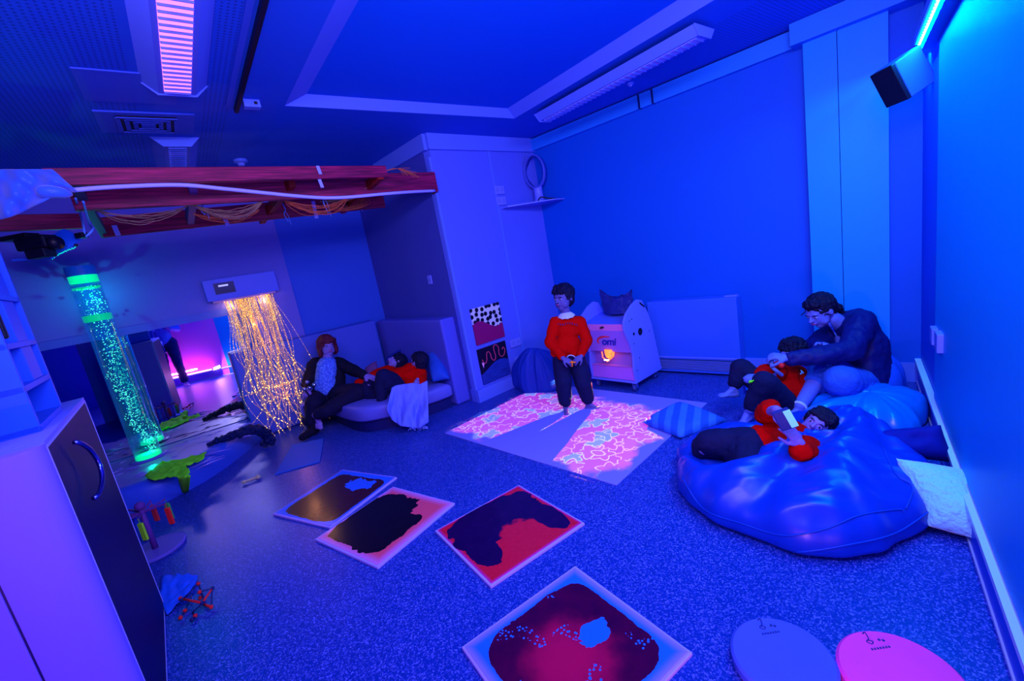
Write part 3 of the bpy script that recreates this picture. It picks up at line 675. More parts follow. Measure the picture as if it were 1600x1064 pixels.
def beam(a, b, h, th, m, name='beam'):
    a, b = V(a), V(b); d = (b-a).normalized(); n = d.cross(Z).normalized(); return G().frame(a-n*th/2, b-a, n*th, Z*h).build(name, m, frame, False, .003)
def bz(px, py, z): return fl(px, py, z)
b1a, b1b = fl(76, 291, 2.15), fl(605, 277, 2.165); beam(b1a, b1b, .085, .035, wm)
b2a, b2b = fl(150, 328, 2.09), uv(2.11, 3.66, 2.085); b2b = uv(2.11, b2a.dot(A)*.0+3.64, 2.085); b2a = uv(b2a.dot(B), 3.70, 2.085)
b2a = fl(118, 330, 2.085); beam(b2a, V(b2b.x, b2b.y, 2.085), .17, .04, wm)
b3a, b3b = fl(163, 371, 2.05), fl(602, 324, 2.05); beam(b3a, b3b, .14, .035, wm)
b4a, b4b = fl(0, 362, 2.1), fl(132, 357, 2.1); b4a = b4a+(b4a-b4b)*.3; beam(b4a, b4b, .10, .035, wm)
for (a, b, m) in (((303, 300), (298, 358), mat('pale_timber', (.12, .06, .25), .6)), ((458, 292), (410, 350), wmo), ((596, 280), (536, 334), wmo), ((122, 300), (165, 372), mat('green_tinted_timber', (.03, .10, .14), .5))):
    beam(fl(*a, 2.15), fl(*b, 2.06), .07, .045, m, 'cross_beam')
pb = onplane(675, 285, P0-B*.02, B)
G().frame(P0-B*.03+A*.0+Z*2.08, B*.028, A*.05, Z*.19).build('end_bracket', wmo, frame)
steel = mat('pale_steel', (.22, .28, .85), .35)
def strapm(x0, y0, x1, y1, z, w_=.03):
    a, b = fl(x0, y0, z), None
    d = ray(x1, y1); n = V(a.x, a.y, 0).normalized(); n = -A
    a = onplane(x0, y0, uv(0, z, 0), A); b = onplane(x1, y1, uv(0, z, 0), A)
    G().frame(a-B*w_/2, B*w_, b-a, A*.004).build('strap', steel, frame)
for s in ((139, 297, 151, 327, 3.59), (369, 284, 378, 313, 3.60), (540, 279, 549, 304, 3.60), (178, 352, 185, 368, 4.30), (350, 339, 357, 353, 4.22), (489, 314, 495, 341, 4.10)): strapm(*s)
for s in ((496, 259, 501, 272, 3.28), (499, 280, 504, 293, 3.30)): strapm(*s, .022)
# hose along the frame, fibre bundles and cords hanging from it
hz = catmull([at(103, 298, 2.12), at(180, 292, 2.27), at(280, 289, 2.46), at(350, 295, 2.6), at(400, 300, 2.72), at(460, 306, 2.88), at(505, 309, 3.0), at(545, 308, 3.1), at(600, 303, 3.28), at(640, 300, 3.5), at(679, 298, 3.8)], 6)
o = G().tube(hz, .0115, 8).build('white_conduit', mat('hose_white', (.32, .36, .95), .4), None, True); tag(o, 'long pale sagging conduit strung along the front of the timber frame', 'conduit')
def bundle(name, a, b, sag, n, m, label, seed, spread=.03, g=None):
    rnd = random.Random(seed); g = G(); a = V(a); b = V(b)
    for i in range(n):
        s = sag*rnd.uniform(.55, 1.15); o1 = V(rnd.gauss(0, spread), rnd.gauss(0, spread), 0); pts = []
        for k in range(15):
            t = k/14; pts.append(a+(b-a)*t+o1*math.sin(PI*t)-Z*s*4*t*(1-t)+V(0, 0, rnd.gauss(0, .0025)))
        g.tube(pts, .0022, 4, False)
    o = g.build(name, m, None, True); return tag(o, label, 'cable bundle', 'fibre bundles draped in the timber frame')
yel = mat('yellow_fibre', (.30, .18, .14), .4); org = mat('orange_fibre', (.48, .10, .05), .4)
bundle('fibre_bundle', fl(148, 328, 2.1), fl(292, 322, 2.1), .09, 9, yel, 'yellowish fibre bundle sagging between the left two cross beams', 1)
bundle('fibre_bundle.001', fl(302, 320, 2.1), fl(412, 312, 2.1), .10, 14, yel, 'thick yellow fibre bundle sagging in the middle of the timber frame', 2)
bundle('fibre_bundle.002', fl(302, 334, 2.06), fl(405, 328, 2.06), .07, 9, org, 'thin orange fibres sagging behind the thick middle bundle', 3)
bundle('fibre_bundle.003', fl(442, 312, 2.1), fl(545, 306, 2.1), .12, 12, org, 'orange fibre bundle sagging right of the diagonal cross beam', 4)
bundle('fibre_bundle.004', fl(500, 315, 2.1), fl(596, 280, 2.2), .06, 12, yel, 'yellow fibres rising up to the right end of the timber frame', 5)
rnd = random.Random(9); g = G()
c0 = fl(600, 268, 2.22); 
for i in range(12):
    e_ = c0+B*rnd.uniform(.15, .32)+Z*rnd.uniform(-.06, .03)+A*rnd.uniform(-.03, .03)
    g.tube(catmull([c0, c0+B*.12+Z*.02, e_], 4), .0018, 4, False)
tag(g.build('frayed_fibre', org, None, True), 'frayed orange fibre ends spreading from the right tip of the timber frame', 'cable bundle')
g = G()
for i in range(16):
    a = fl(545, 312, 2.12)+V(rnd.gauss(0, .03), rnd.gauss(0, .03), 0); pts = []
    ph = rnd.random()*6; rr = rnd.uniform(.05, .11)
    for k in range(18): t = k/17*2*PI; pts.append(a+B*(rr*1.6*math.cos(t+ph)-.02)+Z*(rr*.55*math.sin(t+ph)-.03)+A*(.02*math.sin(2*t)))
    g.tube(pts, .002, 4, False)
tag(g.build('coiled_fibre', org, None, True), 'tangle of coiled orange fibres below the right cross beam', 'cable bundle')
cord = mat('pale_cord', (.1, .3, .9), .4)
for k, (x, y, l_, lb) in enumerate(((502, 297, .18, 'clip and knotted cord hanging from the metal strap'), (310, 308, .12, 'short looped blue cord hanging at the pale cross beam'), (441, 318, .15, 'thin cord dangling left of the orange fibre bundle'), (557, 308, .10, 'small cord end dangling near the right end of the frame'))):
    a = fl(x, y, 2.165); g = G()
    g.tube(catmull([a, a-Z*.05+B*.012, a-Z*.09-B*.008, a-Z*l_+B*.01], 5), .004, 5); g.tube(catmull([a-Z*.06, a-Z*.10+B*.02, a-Z*(l_+.03)+B*.025], 4), .0025, 4)
    tag(g.build('dangling_rope', cord, None, True), lb, 'rope')
# ---------------------------------------------------------------- draped cloth at the left end of the frame
def sheet(name, grid, m, label, cat, th=.006):
    n = len(grid[0]); v = [p for r in grid for p in r]; f = [(i*n+k, i*n+k+1, (i+1)*n+k+1, (i+1)*n+k) for i in range(len(grid)-1) for k in range(n-1)]
    o = obj(name, v, f, m, None, True)
    s = o.modifiers.new('thickness', 'SOLIDIFY'); s.thickness = th; s.offset = 0
    s = o.modifiers.new('soft', 'SUBSURF'); s.levels = 1; s.render_levels = 1
    return tag(o, label, cat) if label else o
gr_ = []
for j in range(13):
    row = []; t = j/12
    for i in range(27):
        s = i/26; x = -60+(92-6*math.cos(t*3)-(-60)+22*t)*s; x = -60+s*(142+40*t)
        ytop = 264; ybot = 338-25*s+14*math.sin(s*5); y = ytop+(ybot-ytop)*t
        fold = .05*math.sin(s*17+t*5)+.03*math.sin(s*31-t*9)
        row.append(at(x, y, 2.02+fold*(.3+t)*.5+.06*s))
    gr_.append(row)
sheet('draped_cloth', gr_, mat('satin_blue', (.03, .13, .75), .35, sheen=.3), 'pale blue cloth bunched over the left end of the timber frame', 'cloth')
g = G().tube(catmull([at(60, 300, 2.04), at(86, 300, 2.06), at(112, 304, 2.12)], 4), [.02, .028, .03, .03, .028, .026, .024, .016, .008], 8)
tag(g.build('cloth_tail', mat('satin_blue', (.03, .13, .75), .35), None, True), 'twisted end of pale cloth tied round the conduit', 'cloth')
# ---------------------------------------------------------------- low cupboard with the shelf unit at the left edge
cb0 = V(-1.383, 1.21, 0); cb1 = V(-1.955, 1.925, 0); cdir = (cb1-cb0).normalized(); cn_ = V(cdir.y, -cdir.x, 0)   # face looks right
if cn_.x < 0: cn_ = -cn_
lil = mat('lilac_laminate', (.17, .13, .85), .45)
cup = thing('storage_cupboard', (cb0+cb1)/2, 'lilac storage cupboard with a navy door and curved handle at the left edge', 'cupboard')
DP = .62
def cq(s, d, z): return cb0+cdir*s-cn_*d+Z*z            # s along face, d deep
LN = (cb1-cb0).length
o = G().frame(cq(0, DP, .0), cdir*LN, cn_*(DP-.02), Z*1.10).build('body', lil, cup, False, .004)
dr = G().frame(cq(.006, .018, .02), cdir*(LN-.012), cn_*.017, Z*1.075).build('door', mat('door_navy', (.001, .002, .09), .5, spec=.1, bump=.05, bscale=120), cup)
edge_m = mat('door_edging', (.30, .34, .95), .4)
g = G().frame(cq(LN-.008, .02, .015), cdir*.008, cn_*.021, Z*1.085).frame(cq(0, .02, 1.095), cdir*LN, cn_*.021, Z*.008).frame(cq(0, .02, .012), cdir*LN, cn_*.021, Z*.008).frame(cq(-.002, .02, .015), cdir*.008, cn_*.021, Z*1.085)
g.build('edging', edge_m, dr)
hp = [onplane(x, y, cb0+cn_*.022, cn_) for x, y in ((116, 691), (130, 705), (141, 725), (147, 747), (148, 765), (146, 779))]
hp2 = [p+cn_*.0 for p in hp]
ht = [.004, .010, .012, .012, .010, .004]
hc_ = catmull(hp, 5); 
G().tube([p+cn_*.022*math.sin(PI*i/(len(hc_)-1))**.5 for i, p in enumerate(hc_)], .0075, 8).build('handle', mat('handle_metal', (.1, .15, .7), .2, 1), dr, True)
# near flank with rounded corner, then the tall side
g = G(); n = 6
arc = [(0, .0)]+[(-.03+.03*math.cos(a*PI/2/n), .03-.03*math.sin(a*PI/2/n)+.0) for a in range(0)]
side_dir = -cn_
sp_ = [cq(-.0, .0, 0)]
for a in range(7):
    t = a/6*PI/2; sp_.append(cq(-.05*math.sin(t), .05-.05*math.cos(t)+.0, 0))
sp_ += [cq(-.052, .055, 0)]
fl_end = cq(-.05, 1.0, 0); fl_end2 = cq(0, 1.0, 0)
seam = .17
G().prism([V(p.x, p.y, 0) for p in sp_[1:]+[cq(-.05, seam, 0), cq(0, seam, 0)]], Z*1.11).build('corner_post', lil, cup, True).modifiers.new('e', 'EDGE_SPLIT')
G().frame(cq(-.05, .95, 0), cdir*.05, cn_*(.95-seam-.006), Z*1.75).build('tall_side', lil, cup, False, .004)
G().frame(cq(-.046, seam+.008, 0), cdir*.04, cn_*.01, Z*1.7).build('seam', navy, cup)
G().frame(cq(-.0, DP, 1.101), cdir*LN, cn_*(DP), Z*.016).build('worktop', mat('worktop', (.14, .17, .85), .4), cup)
su_m = mat('shelf_laminate', (.015, .10, .78), .45)
sht = thing('shelf_unit', cq(.25, .2, 1.118), 'blue shelf unit with square openings standing on the storage cupboard', 'shelf unit')
s0, s1_ = .21, .66; dz0, dz1 = 1.118, 1.775; dd0 = .035
# frame boards with recessed compartments
for s in (s0, s1_-.02): G().frame(cq(s, dd0+.24, dz0), cdir*.02, cn_*.24, Z*(dz1-dz0)).build('upright', su_m, sht, False, .002)
zz = [dz0, 1.235, 1.36, 1.40, 1.53, 1.575, 1.69, dz1-.02]
for z in (dz0, 1.25, 1.39, 1.555, dz1-.018): G().frame(cq(s0, dd0+.24, z), cdir*(s1_-s0), cn_*.24, Z*.018).build('shelf', su_m, sht)
G().frame(cq(s0, dd0+.24, dz0), cdir*(s1_-s0), cn_*.01, Z*(dz1-dz0)).build('back_panel', mat('shelf_back', (.008, .05, .5), .5), sht)
for z0_, z1_ in ((1.268, 1.39), (1.408, 1.555), (1.573, 1.757)): G().frame(cq(s0+.20, dd0+.23, z0_), cdir*.16, cn_*.225, Z*(z1_-z0_)).build('drawer_front', su_m, sht, False, .003)
g = G().cbox(cq(.30, .08, 1.50), cdir*.05, cn_*.03, Z*.05).cbox(cq(.345, .06, 1.475), cdir*.03, cn_*.03, Z*.10)
tag(g.build('black_gadget', black, None, False, .006), 'small black gadget standing in a compartment of the shelf unit', 'gadget')
# ---------------------------------------------------------------- projector and bracket on top of the shelf unit
zt = dz1
pc = at(62, 386, 2.42); pc.z = 1.86
t = thing('camera_projector', V(pc.x, pc.y, 1.80), 'black camcorder-like projector on a pale arm above the shelf unit', 'projector')
px_ = RX.copy(); px_.z = 0; px_.normalize(); py_ = V(-px_.y, px_.x, 0)
def pp(x, y, d=0): return at(x, y, 2.42+d)
g = G().cbox(pp(58, 380), px_*.17, py_*.09, Z*.07); g.build('projector_body', black, t, False, .01)
G().cbox(pp(64, 396), px_*.11, py_*.07, Z*.05).build('projector_base', black, t, False, .006)
G().tube([pp(78, 380), pp(92, 379)], .034, 16).build('projector_lens', black, t, True)
G().cbox(pp(30, 371), px_*.16, py_*.08, Z*.025).build('top_flap', black, t, False, .004)
G().prism([pp(72, 372, .06), pp(98, 358, .06), pp(126, 372, .06), pp(105, 390, .06), pp(78, 404, .06)], py_*.02).build('mount_plate', mat('plate_blue', (.01, .12, .85), .4), t)
G().tube([pp(20, 407, .03), pp(82, 402, .03)], .008, 8).build('support_arm', mat('arm', (.02, .1, .7), .4), t)
G().cbox(pp(127, 368, .05), px_*.045, py_*.04, Z*.03).build('clamp', black, t, False, .004)
G().ball(pp(119, 383, .05), .009, 5).build('knob', black, t)
g = G()
for i in range(26): s = i/25; g.ball(pp(82+36*s, 404-18*s**.8+random.Random(i).uniform(-1, 1), .05), .0028, 3)
tag(g.build('glass_bead_string', mat('bead_green', (0, .6, .4), .3, emit=(0, .9, .5), estr=.9), None), 'short string of sparkling green beads below the projector plate', 'beads')['kind'] = 'stuff'
g = G().tube(catmull([fl(118, 310, 2.1), at(124, 330, 2.7), at(130, 352, 2.5), pp(132, 366, .05)], 5), .006, 6).tube(catmull([fl(130, 315, 2.1), at(140, 350, 2.7), at(145, 358, 2.5), pp(134, 370, .05)], 5), .006, 6)
tag(g.build('power_cable', cord, None, True), 'pair of cables running down from the frame to the projector clamp', 'cable')
# ---------------------------------------------------------------- pink LED behind the viewpoint (seen in the mirror)
pk0 = RW0+RWd*((V(.30, -.15, 0)-RW0).dot(RWd)); pk1 = RW0+RWd*((V(-.42, -1.02, 0)-RW0).dot(RWd))
o = G().frame(V(pk1.x, pk1.y, .175)-RWn*.03, pk0-pk1, RWn*.028, Z*.02).build('pink_led_strip', mat('pink_led', (1, .2, .8), .4, emit=(1, .25, .8), estr=8)); tag(o, 'pink LED strip along the baseboard behind the viewpoint, seen in the mirror', 'light')
pm_ = (pk0+pk1)/2
g = area('pink_led_wash', V(pm_.x, pm_.y, .22)-RWn*.06, V(pm_.x, pm_.y, 1.0)+RWn*.03, 1.1, .03, (1, .12, .75), 16)
area('pink_led_wash', V(pm_.x, pm_.y, .26)-RWn*.08, V(-1.3, 1.1, .6), 1.0, .012, (1, .20, .80), 24)
area('pink_led_wash', V(.30, .02, .21)-RWn*.03, V(.7, 1.2, 0), .2, .04, (1, .36, .95), 9)
# ---------------------------------------------------------------- projected stars: a spot lamp at the trolley lens throws them on the mat
lp = tq(W_*.47, .06, .34)
sl = bpy.data.lights.new('projector_beam', 'POINT'); sl.shadow_soft_size = 0.0; sl.energy = 100; sl.use_nodes = True
so = bpy.data.objects.new('projector_beam', sl); C.objects.link(so); so.location = lp
nt = sl.node_tree; N = NT.__new__(NT); N.nt = nt; N.b = None
emn = nt.nodes['Emission']; tcn = N.n('ShaderNodeTexCoord').outputs['Normal']
sx_ = N.n('ShaderNodeSeparateXYZ'); N.link(tcn, sx_.inputs[0])
ab_ = N.m('MAXIMUM', N.m('ABSOLUTE', sx_.outputs[2]), .02)
hx = N.m('ADD', N.m('MULTIPLY', N.m('DIVIDE', sx_.outputs[0], ab_), lp.z), lp.x)
hy = N.m('ADD', N.m('MULTIPLY', N.m('DIVIDE', sx_.outputs[1], ab_), lp.z), lp.y)
cb = N.n('ShaderNodeCombineXYZ'); N.link(hx, cb.inputs[0]); N.link(hy, cb.inputs[1]); pos = cb.outputs[0]
wn_ = N.n('ShaderNodeTexNoise'); wn_.inputs['Scale'].default_value = 5; N.link(pos, wn_.inputs['Vector'])
def stars(scale, seed, rmax):
    off = N.n('ShaderNodeVectorMath', operation='ADD'); off.inputs[1].default_value = (seed, seed*.7, 0); N.link(pos, off.inputs[0])
    vo = N.n('ShaderNodeTexVoronoi', voronoi_dimensions='2D'); vo.inputs['Scale'].default_value = scale; vo.inputs['Randomness'].default_value = .8; N.link(off.outputs[0], vo.inputs['Vector'])
    d = N.n('ShaderNodeVectorMath', operation='SUBTRACT'); N.link(off.outputs[0], d.inputs[0])
    pv = vo.outputs['Position']; N.link(pv, d.inputs[1])
    sp = N.n('ShaderNodeSeparateXYZ'); N.link(d.outputs[0], sp.inputs[0])
    sc_ = N.n('ShaderNodeSeparateColor'); N.link(vo.outputs['Color'], sc_.inputs[0])
    r = N.m('MULTIPLY', N.m('SQRT', N.m('ADD', N.m('MULTIPLY', sp.outputs[0], sp.outputs[0]), N.m('MULTIPLY', sp.outputs[1], sp.outputs[1]))), scale)
    th = N.m('ADD', N.m('ARCTAN2', sp.outputs[1], sp.outputs[0]), N.m('MULTIPLY', sc_.outputs[0], 6.28))
    tri = N.m('DIVIDE', N.m('ARCCOSINE', N.m('MULTIPLY', N.m('COSINE', N.m('MULTIPLY', th, 5)), .97)), PI)
    rs = N.m('SUBTRACT', rmax, N.m('MULTIPLY', tri, rmax*.46))
    q = N.m('SUBTRACT', r, rs)
    return N.m('LESS_THAN', q, 0), N.m('SUBTRACT', 1, N.smooth(N.m('ABSOLUTE', N.m('ADD', q, .03)), .012, .055)), sc_.outputs[1], sc_.outputs[2]
f1, e1, c1_, d1 = stars(5.9, 0, .60); f2, e2, c2_, d2 = stars(5.2, 3.7, .64)
warm = N.smooth(c1_, .75, .8); base = N.mix(N.noise(pos, 3, 1), (.9, .015, .03), (1.0, .09, .07))
fill = N.mix(f1, base, N.mix(warm, (1.0, .07, .06), (.38, .48, .22)))
fill = N.mix(N.m('MULTIPLY', f2, N.m('GREATER_THAN', c2_, .5)), fill, N.mix(N.smooth(d2, .6, .65), (1.0, .10, .12), (.30, .42, .36)))
ed = N.m('MAXIMUM', e1, N.m('MULTIPLY', e2, N.m('GREATER_THAN', c2_, .5)))
colr = N.mix(N.m('MULTIPLY', ed, .75), fill, N.mix(c1_, (1.9, .9, .35), (1.4, 1.5, .3)))
# picture area: in front of the trolley, edge ragged
rel = N.n('ShaderNodeVectorMath', operation='SUBTRACT'); N.link(pos, rel.inputs[0]); rel.inputs[1].default_value = (lp.x, lp.y, 0)
fwd = N.dot(rel.outputs[0], tuple(-ty)); sid = N.dot(rel.outputs[0], tuple(tx))
jn = N.m('MULTIPLY', N.m('SUBTRACT', N.noise(pos, 6, 2), .5), .3)
sidj = N.m('ADD', sid, jn); fwdj = N.m('ADD', fwd, jn)
mk = N.m('MULTIPLY', N.smooth(fwdj, .18, .3), N.m('SUBTRACT', 1, N.smooth(fwdj, 1.26, 1.34)))
mk = N.m('MULTIPLY', mk, N.m('MULTIPLY', N.smooth(sidj, -.86, -.80), N.m('SUBTRACT', 1, N.smooth(sidj, .82, .90))))
# even brightness over the picture, as a projector's optics give
r2 = N.m('ADD', N.m('ADD', N.m('MULTIPLY', N.m('SUBTRACT', hx, lp.x), N.m('SUBTRACT', hx, lp.x)), N.m('MULTIPLY', N.m('SUBTRACT', hy, lp.y), N.m('SUBTRACT', hy, lp.y))), lp.z**2)
inten = N.m('MULTIPLY', N.m('POWER', r2, 1.5), mk)
down = N.m('LESS_THAN', sx_.outputs[2], 0)
N.link(colr, emn.inputs[0]); N.link(N.m('MULTIPLY', N.m('MULTIPLY', inten, down), 2.3), emn.inputs[1])
PROJ = (so, emn)
# ---------------------------------------------------------------- mat and liquid floor tiles
matv = mat('pale_mat_vinyl', (.20, .20, .80), .85, spec=.04)
mA, mB, mC = fl(695.1, 676.6, .006), fl(963.3, 757.8, .006), fl(1104.9, 629.3, .006)
o = G().prism([V(p.x, p.y, .001) for p in (mA, mB, mC, mC+mA-mB)], Z*.005).build('projection_mat', matv); tag(o, 'large pale square mat showing projected pink stars under the standing child', 'mat')
def tile(name, cs, label, base, liquid, pattern, rim=(.36, .30, .9)):
    ps = [fl(x, y, .018) for x, y in cs]
    a, b = ps[0], ps[1]
    if len(ps) == 3: c = ps[2]
    else: c = ps[2]
    # ps: left, far, right
    ex = (c-b); ey = (a-b)
    s = .578
    ex = ex.normalized()*s; ey = V(ex.y, -ex.x, 0); ey = ey if ey.dot(a-b) > 0 else -ey
    ctr = (a+c)/2 if True else b
    o0 = ctr-(ex+ey)/2; o0.z = 0
    t = thing(name, o0+(ex+ey)/2, label, 'floor tile', 'liquid floor tiles')
    G().frame(o0+Z*.001, ex, ey, Z*.015).build('tile_body', mat('tile_rim_'+pattern, rim, .4), t, False, .003)
    m = mat('liquid_'+pattern, base, .18, spec=.14); N = NT(m); tc = N.n('ShaderNodeTexCoord').outputs['Object']
    def crd(d): return N.m('MULTIPLY', N.m('SUBTRACT', N.dot(tc, d.normalized()), o0.dot(d.normalized())), 1/s)
    X = crd(ex); Y = crd(ey)
    def el(cx, cy, rx, ry, p=2.0):
        return N.m('POWER', N.m('ADD', N.m('POWER', N.m('ABSOLUTE', N.m('MULTIPLY', N.m('SUBTRACT', X, cx), 1/rx)), p), N.m('POWER', N.m('ABSOLUTE', N.m('MULTIPLY', N.m('SUBTRACT', Y, cy), 1/ry)), p)), 1/p)
    n1 = N.m('MULTIPLY', N.m('SUBTRACT', N.noise(tc, 13, 8), .5), .75); n2 = N.noise(tc, 45, 3); n3 = N.noise(tc, 16, 4)
    edge = N.m('MINIMUM', N.m('MINIMUM', X, N.m('SUBTRACT', 1, X)), N.m('MINIMUM', Y, N.m('SUBTRACT', 1, Y)))
    liquid(N, tc, X, Y, el, n1, n2, n3, edge)
    G().frame(o0+ex*.018+ey*.018+Z*.0155, ex*.964, ey*.964, Z*.003).build('liquid_panel', m, t, False, .001)
    return t
def L1(N, tc, X, Y, el, n1, n2, n3, edge):               # blue tile, brown-black pool with a blue gap
    b = N.m('ADD', el(.52, .53, .44, .43, 7), N.m('MULTIPLY', n1, .22)); hole = N.m('ADD', el(.60, .24, .20, .12), N.m('MULTIPLY', n1, 3.4)); hole2 = N.m('ADD', el(.52, .32, .08, .05), N.m('MULTIPLY', n1, 3))
    f = N.m('MULTIPLY', N.m('LESS_THAN', b, 1), N.m('MULTIPLY', N.m('GREATER_THAN', hole, 1), N.m('GREATER_THAN', hole2, 1)))
    N.link(N.mix(f, N.mix(N.smooth(edge, 0, .05), (.10, .14, .9), (.02, .13, .85)), N.mix(n2, (.020, .004, .016), (.06, .008, .02))), N.b.inputs['Base Color'])
def L2(N, tc, X, Y, el, n1, n2, n3, edge):               # pink tile, black pool
    b = N.m('ADD', el(.44, .52, .42, .42, 5), N.m('MULTIPLY', n1, .45)); hole = N.m('ADD', el(.84, .12, .26, .22), N.m('MULTIPLY', n1, 1.6))
    f = N.m('MULTIPLY', N.m('LESS_THAN', b, 1), N.m('GREATER_THAN', hole, 1))
    N.link(N.mix(f, N.mix(N.smooth(edge, 0, .12), (.55, .20, .7), (.72, .07, .16)), (.006, .003, .012)), N.b.inputs['Base Color'])
def L3(N, tc, X, Y, el, n1, n2, n3, edge):               # red tile, blue-black cloud
    b1 = N.m('ADD', el(.32, .50, .29, .46, 3.5), N.m('MULTIPLY', n1, .5)); b2 = N.m('ADD', el(.66, .15, .27, .12), N.m('MULTIPLY', n1, .6)); b3 = N.m('ADD', el(.58, .82, .26, .13), N.m('MULTIPLY', n1, .8))
    b = N.m('MINIMUM', N.m('MINIMUM', b1, b2), b3); hole = N.m('ADD', el(.66, .46, .19, .17), N.m('MULTIPLY', n1, 2.2))
    f = N.m('MULTIPLY', N.m('LESS_THAN', b, 1), N.smooth(hole, .85, 1.15))
    N.link(N.mix(f, N.mix(N.smooth(edge, 0, .05), (.45, .03, .5), N.mix(n2, (.55, .004, .03), (.68, .012, .05))), N.mix(n3, (.003, .001, .045), (.02, .002, .07))), N.b.inputs['Base Color'])
def L4(N, tc, X, Y, el, n1, n2, n3, edge):               # bright blue tile, crimson pool with blue bubbles
    b = N.m('ADD', el(.50, .50, .42, .42, 5), N.m('MULTIPLY', n1, .20)); hole = N.m('ADD', el(.52, .33, .07, .13), N.m('MULTIPLY', n1, 3.0))
    vo = N.n('ShaderNodeTexVoronoi'); vo.inputs['Scale'].default_value = 75; N.link(tc, vo.inputs['Vector'])
    sp = N.m('MULTIPLY', N.m('LESS_THAN', vo.outputs['Distance'], .34), N.m('GREATER_THAN', N.noise(tc, 7, 2), .60))
    f = N.m('MULTIPLY', N.m('MULTIPLY', N.m('LESS_THAN', b, 1), N.m('GREATER_THAN', hole, 1)), N.m('SUBTRACT', 1, sp))
    glow = N.m('SUBTRACT', 1, N.smooth(N.m('ADD', el(.55, .55, .30, .28), N.m('MULTIPLY', n1, 1.2)), .3, 1.3))
    liq = N.mix(n3, (.010, .0, .035), (.09, .001, .04)); liq = N.mix(glow, liq, (.45, .004, .07))
    N.link(N.mix(f, N.mix(N.smooth(edge, 0, .08), (.30, .22, .95), (.01, .16, .95)), liq), N.b.inputs['Base Color'])
tile('liquid_floor_tile', [mats_ for mats_ in ((427.8, 802), (534.2, 733.5), (618.7, 745))], 'blue-rimmed liquid tile with a brown-black pool, nearest the fibre curtain', (.02, .1, .8), L1, 'brown')
tile('liquid_floor_tile.001', ((493.5, 841.1), (612.4, 760), (709.4, 785.7)), 'pink liquid tile with a black pool, overlapping the brown-black tile corner', (.6, .1, .2), L2, 'pink')
tile('liquid_floor_tile.002', ((681.4, 828.7), (809.3, 757.2), (911, 816)), 'bright red liquid tile with a blue-black cloud, in the middle of the floor', (.6, .0, .05), L3, 'red')
tile('liquid_floor_tile.003', ((722.4, 1010.2), (899.3, 884.7), (1079.8, 1018.2)), 'bright blue liquid tile with a crimson pool, nearest to the viewer', (.0, .1, .9), L4, 'crimson')
for nm, cs, lb in (('foam_mat', ((430, 742), (457, 696), (506, 686), (500, 722)), 'flat plain blue mat lying below the seated woman'),):
    o = G().prism([fl(x, y, .002) for x, y in cs], Z*.008).build(nm, mat('blue_mat', (.008, .10, .6), .6)); tag(o, lb, 'mat')
# sound discs, front right
def disc(name, pts, m, label, r, side, cpx):
    c = fl(*cpx, .05); c.z = 0
    t = thing(name, c, label, 'disc')
    G().lathe(c, [(r-.012, .004), (r, .012), (r, .038), (r-.008, .046)], 56).build('disc_body', m, t, False)
    G().lathe(c, [(r*.97, .001), (r*.97, .006)], 40).build('disc_base', side, t)
    g = G(); u = RX.copy(); u.z = 0; u.normalize(); w_ = V(-u.y, u.x, 0)
    k = c+w_*r*.72-u*r*.02+Z*.0468
    g.tube(catmull([k+u*.0+w_*.026, k+u*.010+w_*.03, k+u*.004+w_*.008, k-u*.008+w_*.0, k-u*.0-w_*.010, k+u*.009-w_*.003, k+u*.001+w_*.003], 5), .0016, 5)
    for i, q in enumerate((.03, .04)): g.ball(k+u*q+w_*(.0-.004*i), (.0045, .0045, .001), 4)
    for i in range(7): g.cbox(k+u*(-.012+i*.0085)-w_*.026, u*.005, w_*.006, Z*.001)
    g.build('printed_mark', mat('print_ink', (.01, .02, .2), .5), t)['kind'] = 'stuff'
disc('sound_disc', None, mat('disc_blue', (.055, .10, .62), .55, var=.08, vscale=6), 'round blue-grey disc at the bottom edge, left of the pink disc', .145, mat('disc_red_side', (.3, .01, .08), .5), (1222, 1022))
disc('sound_disc.001', None, mat('disc_pink', (.95, .05, .50), .5, var=.06, vscale=6), 'round bright pink disc at the bottom right corner', .15, mat('disc_dark_side', (.15, .01, .1), .5), (1408, 1052))
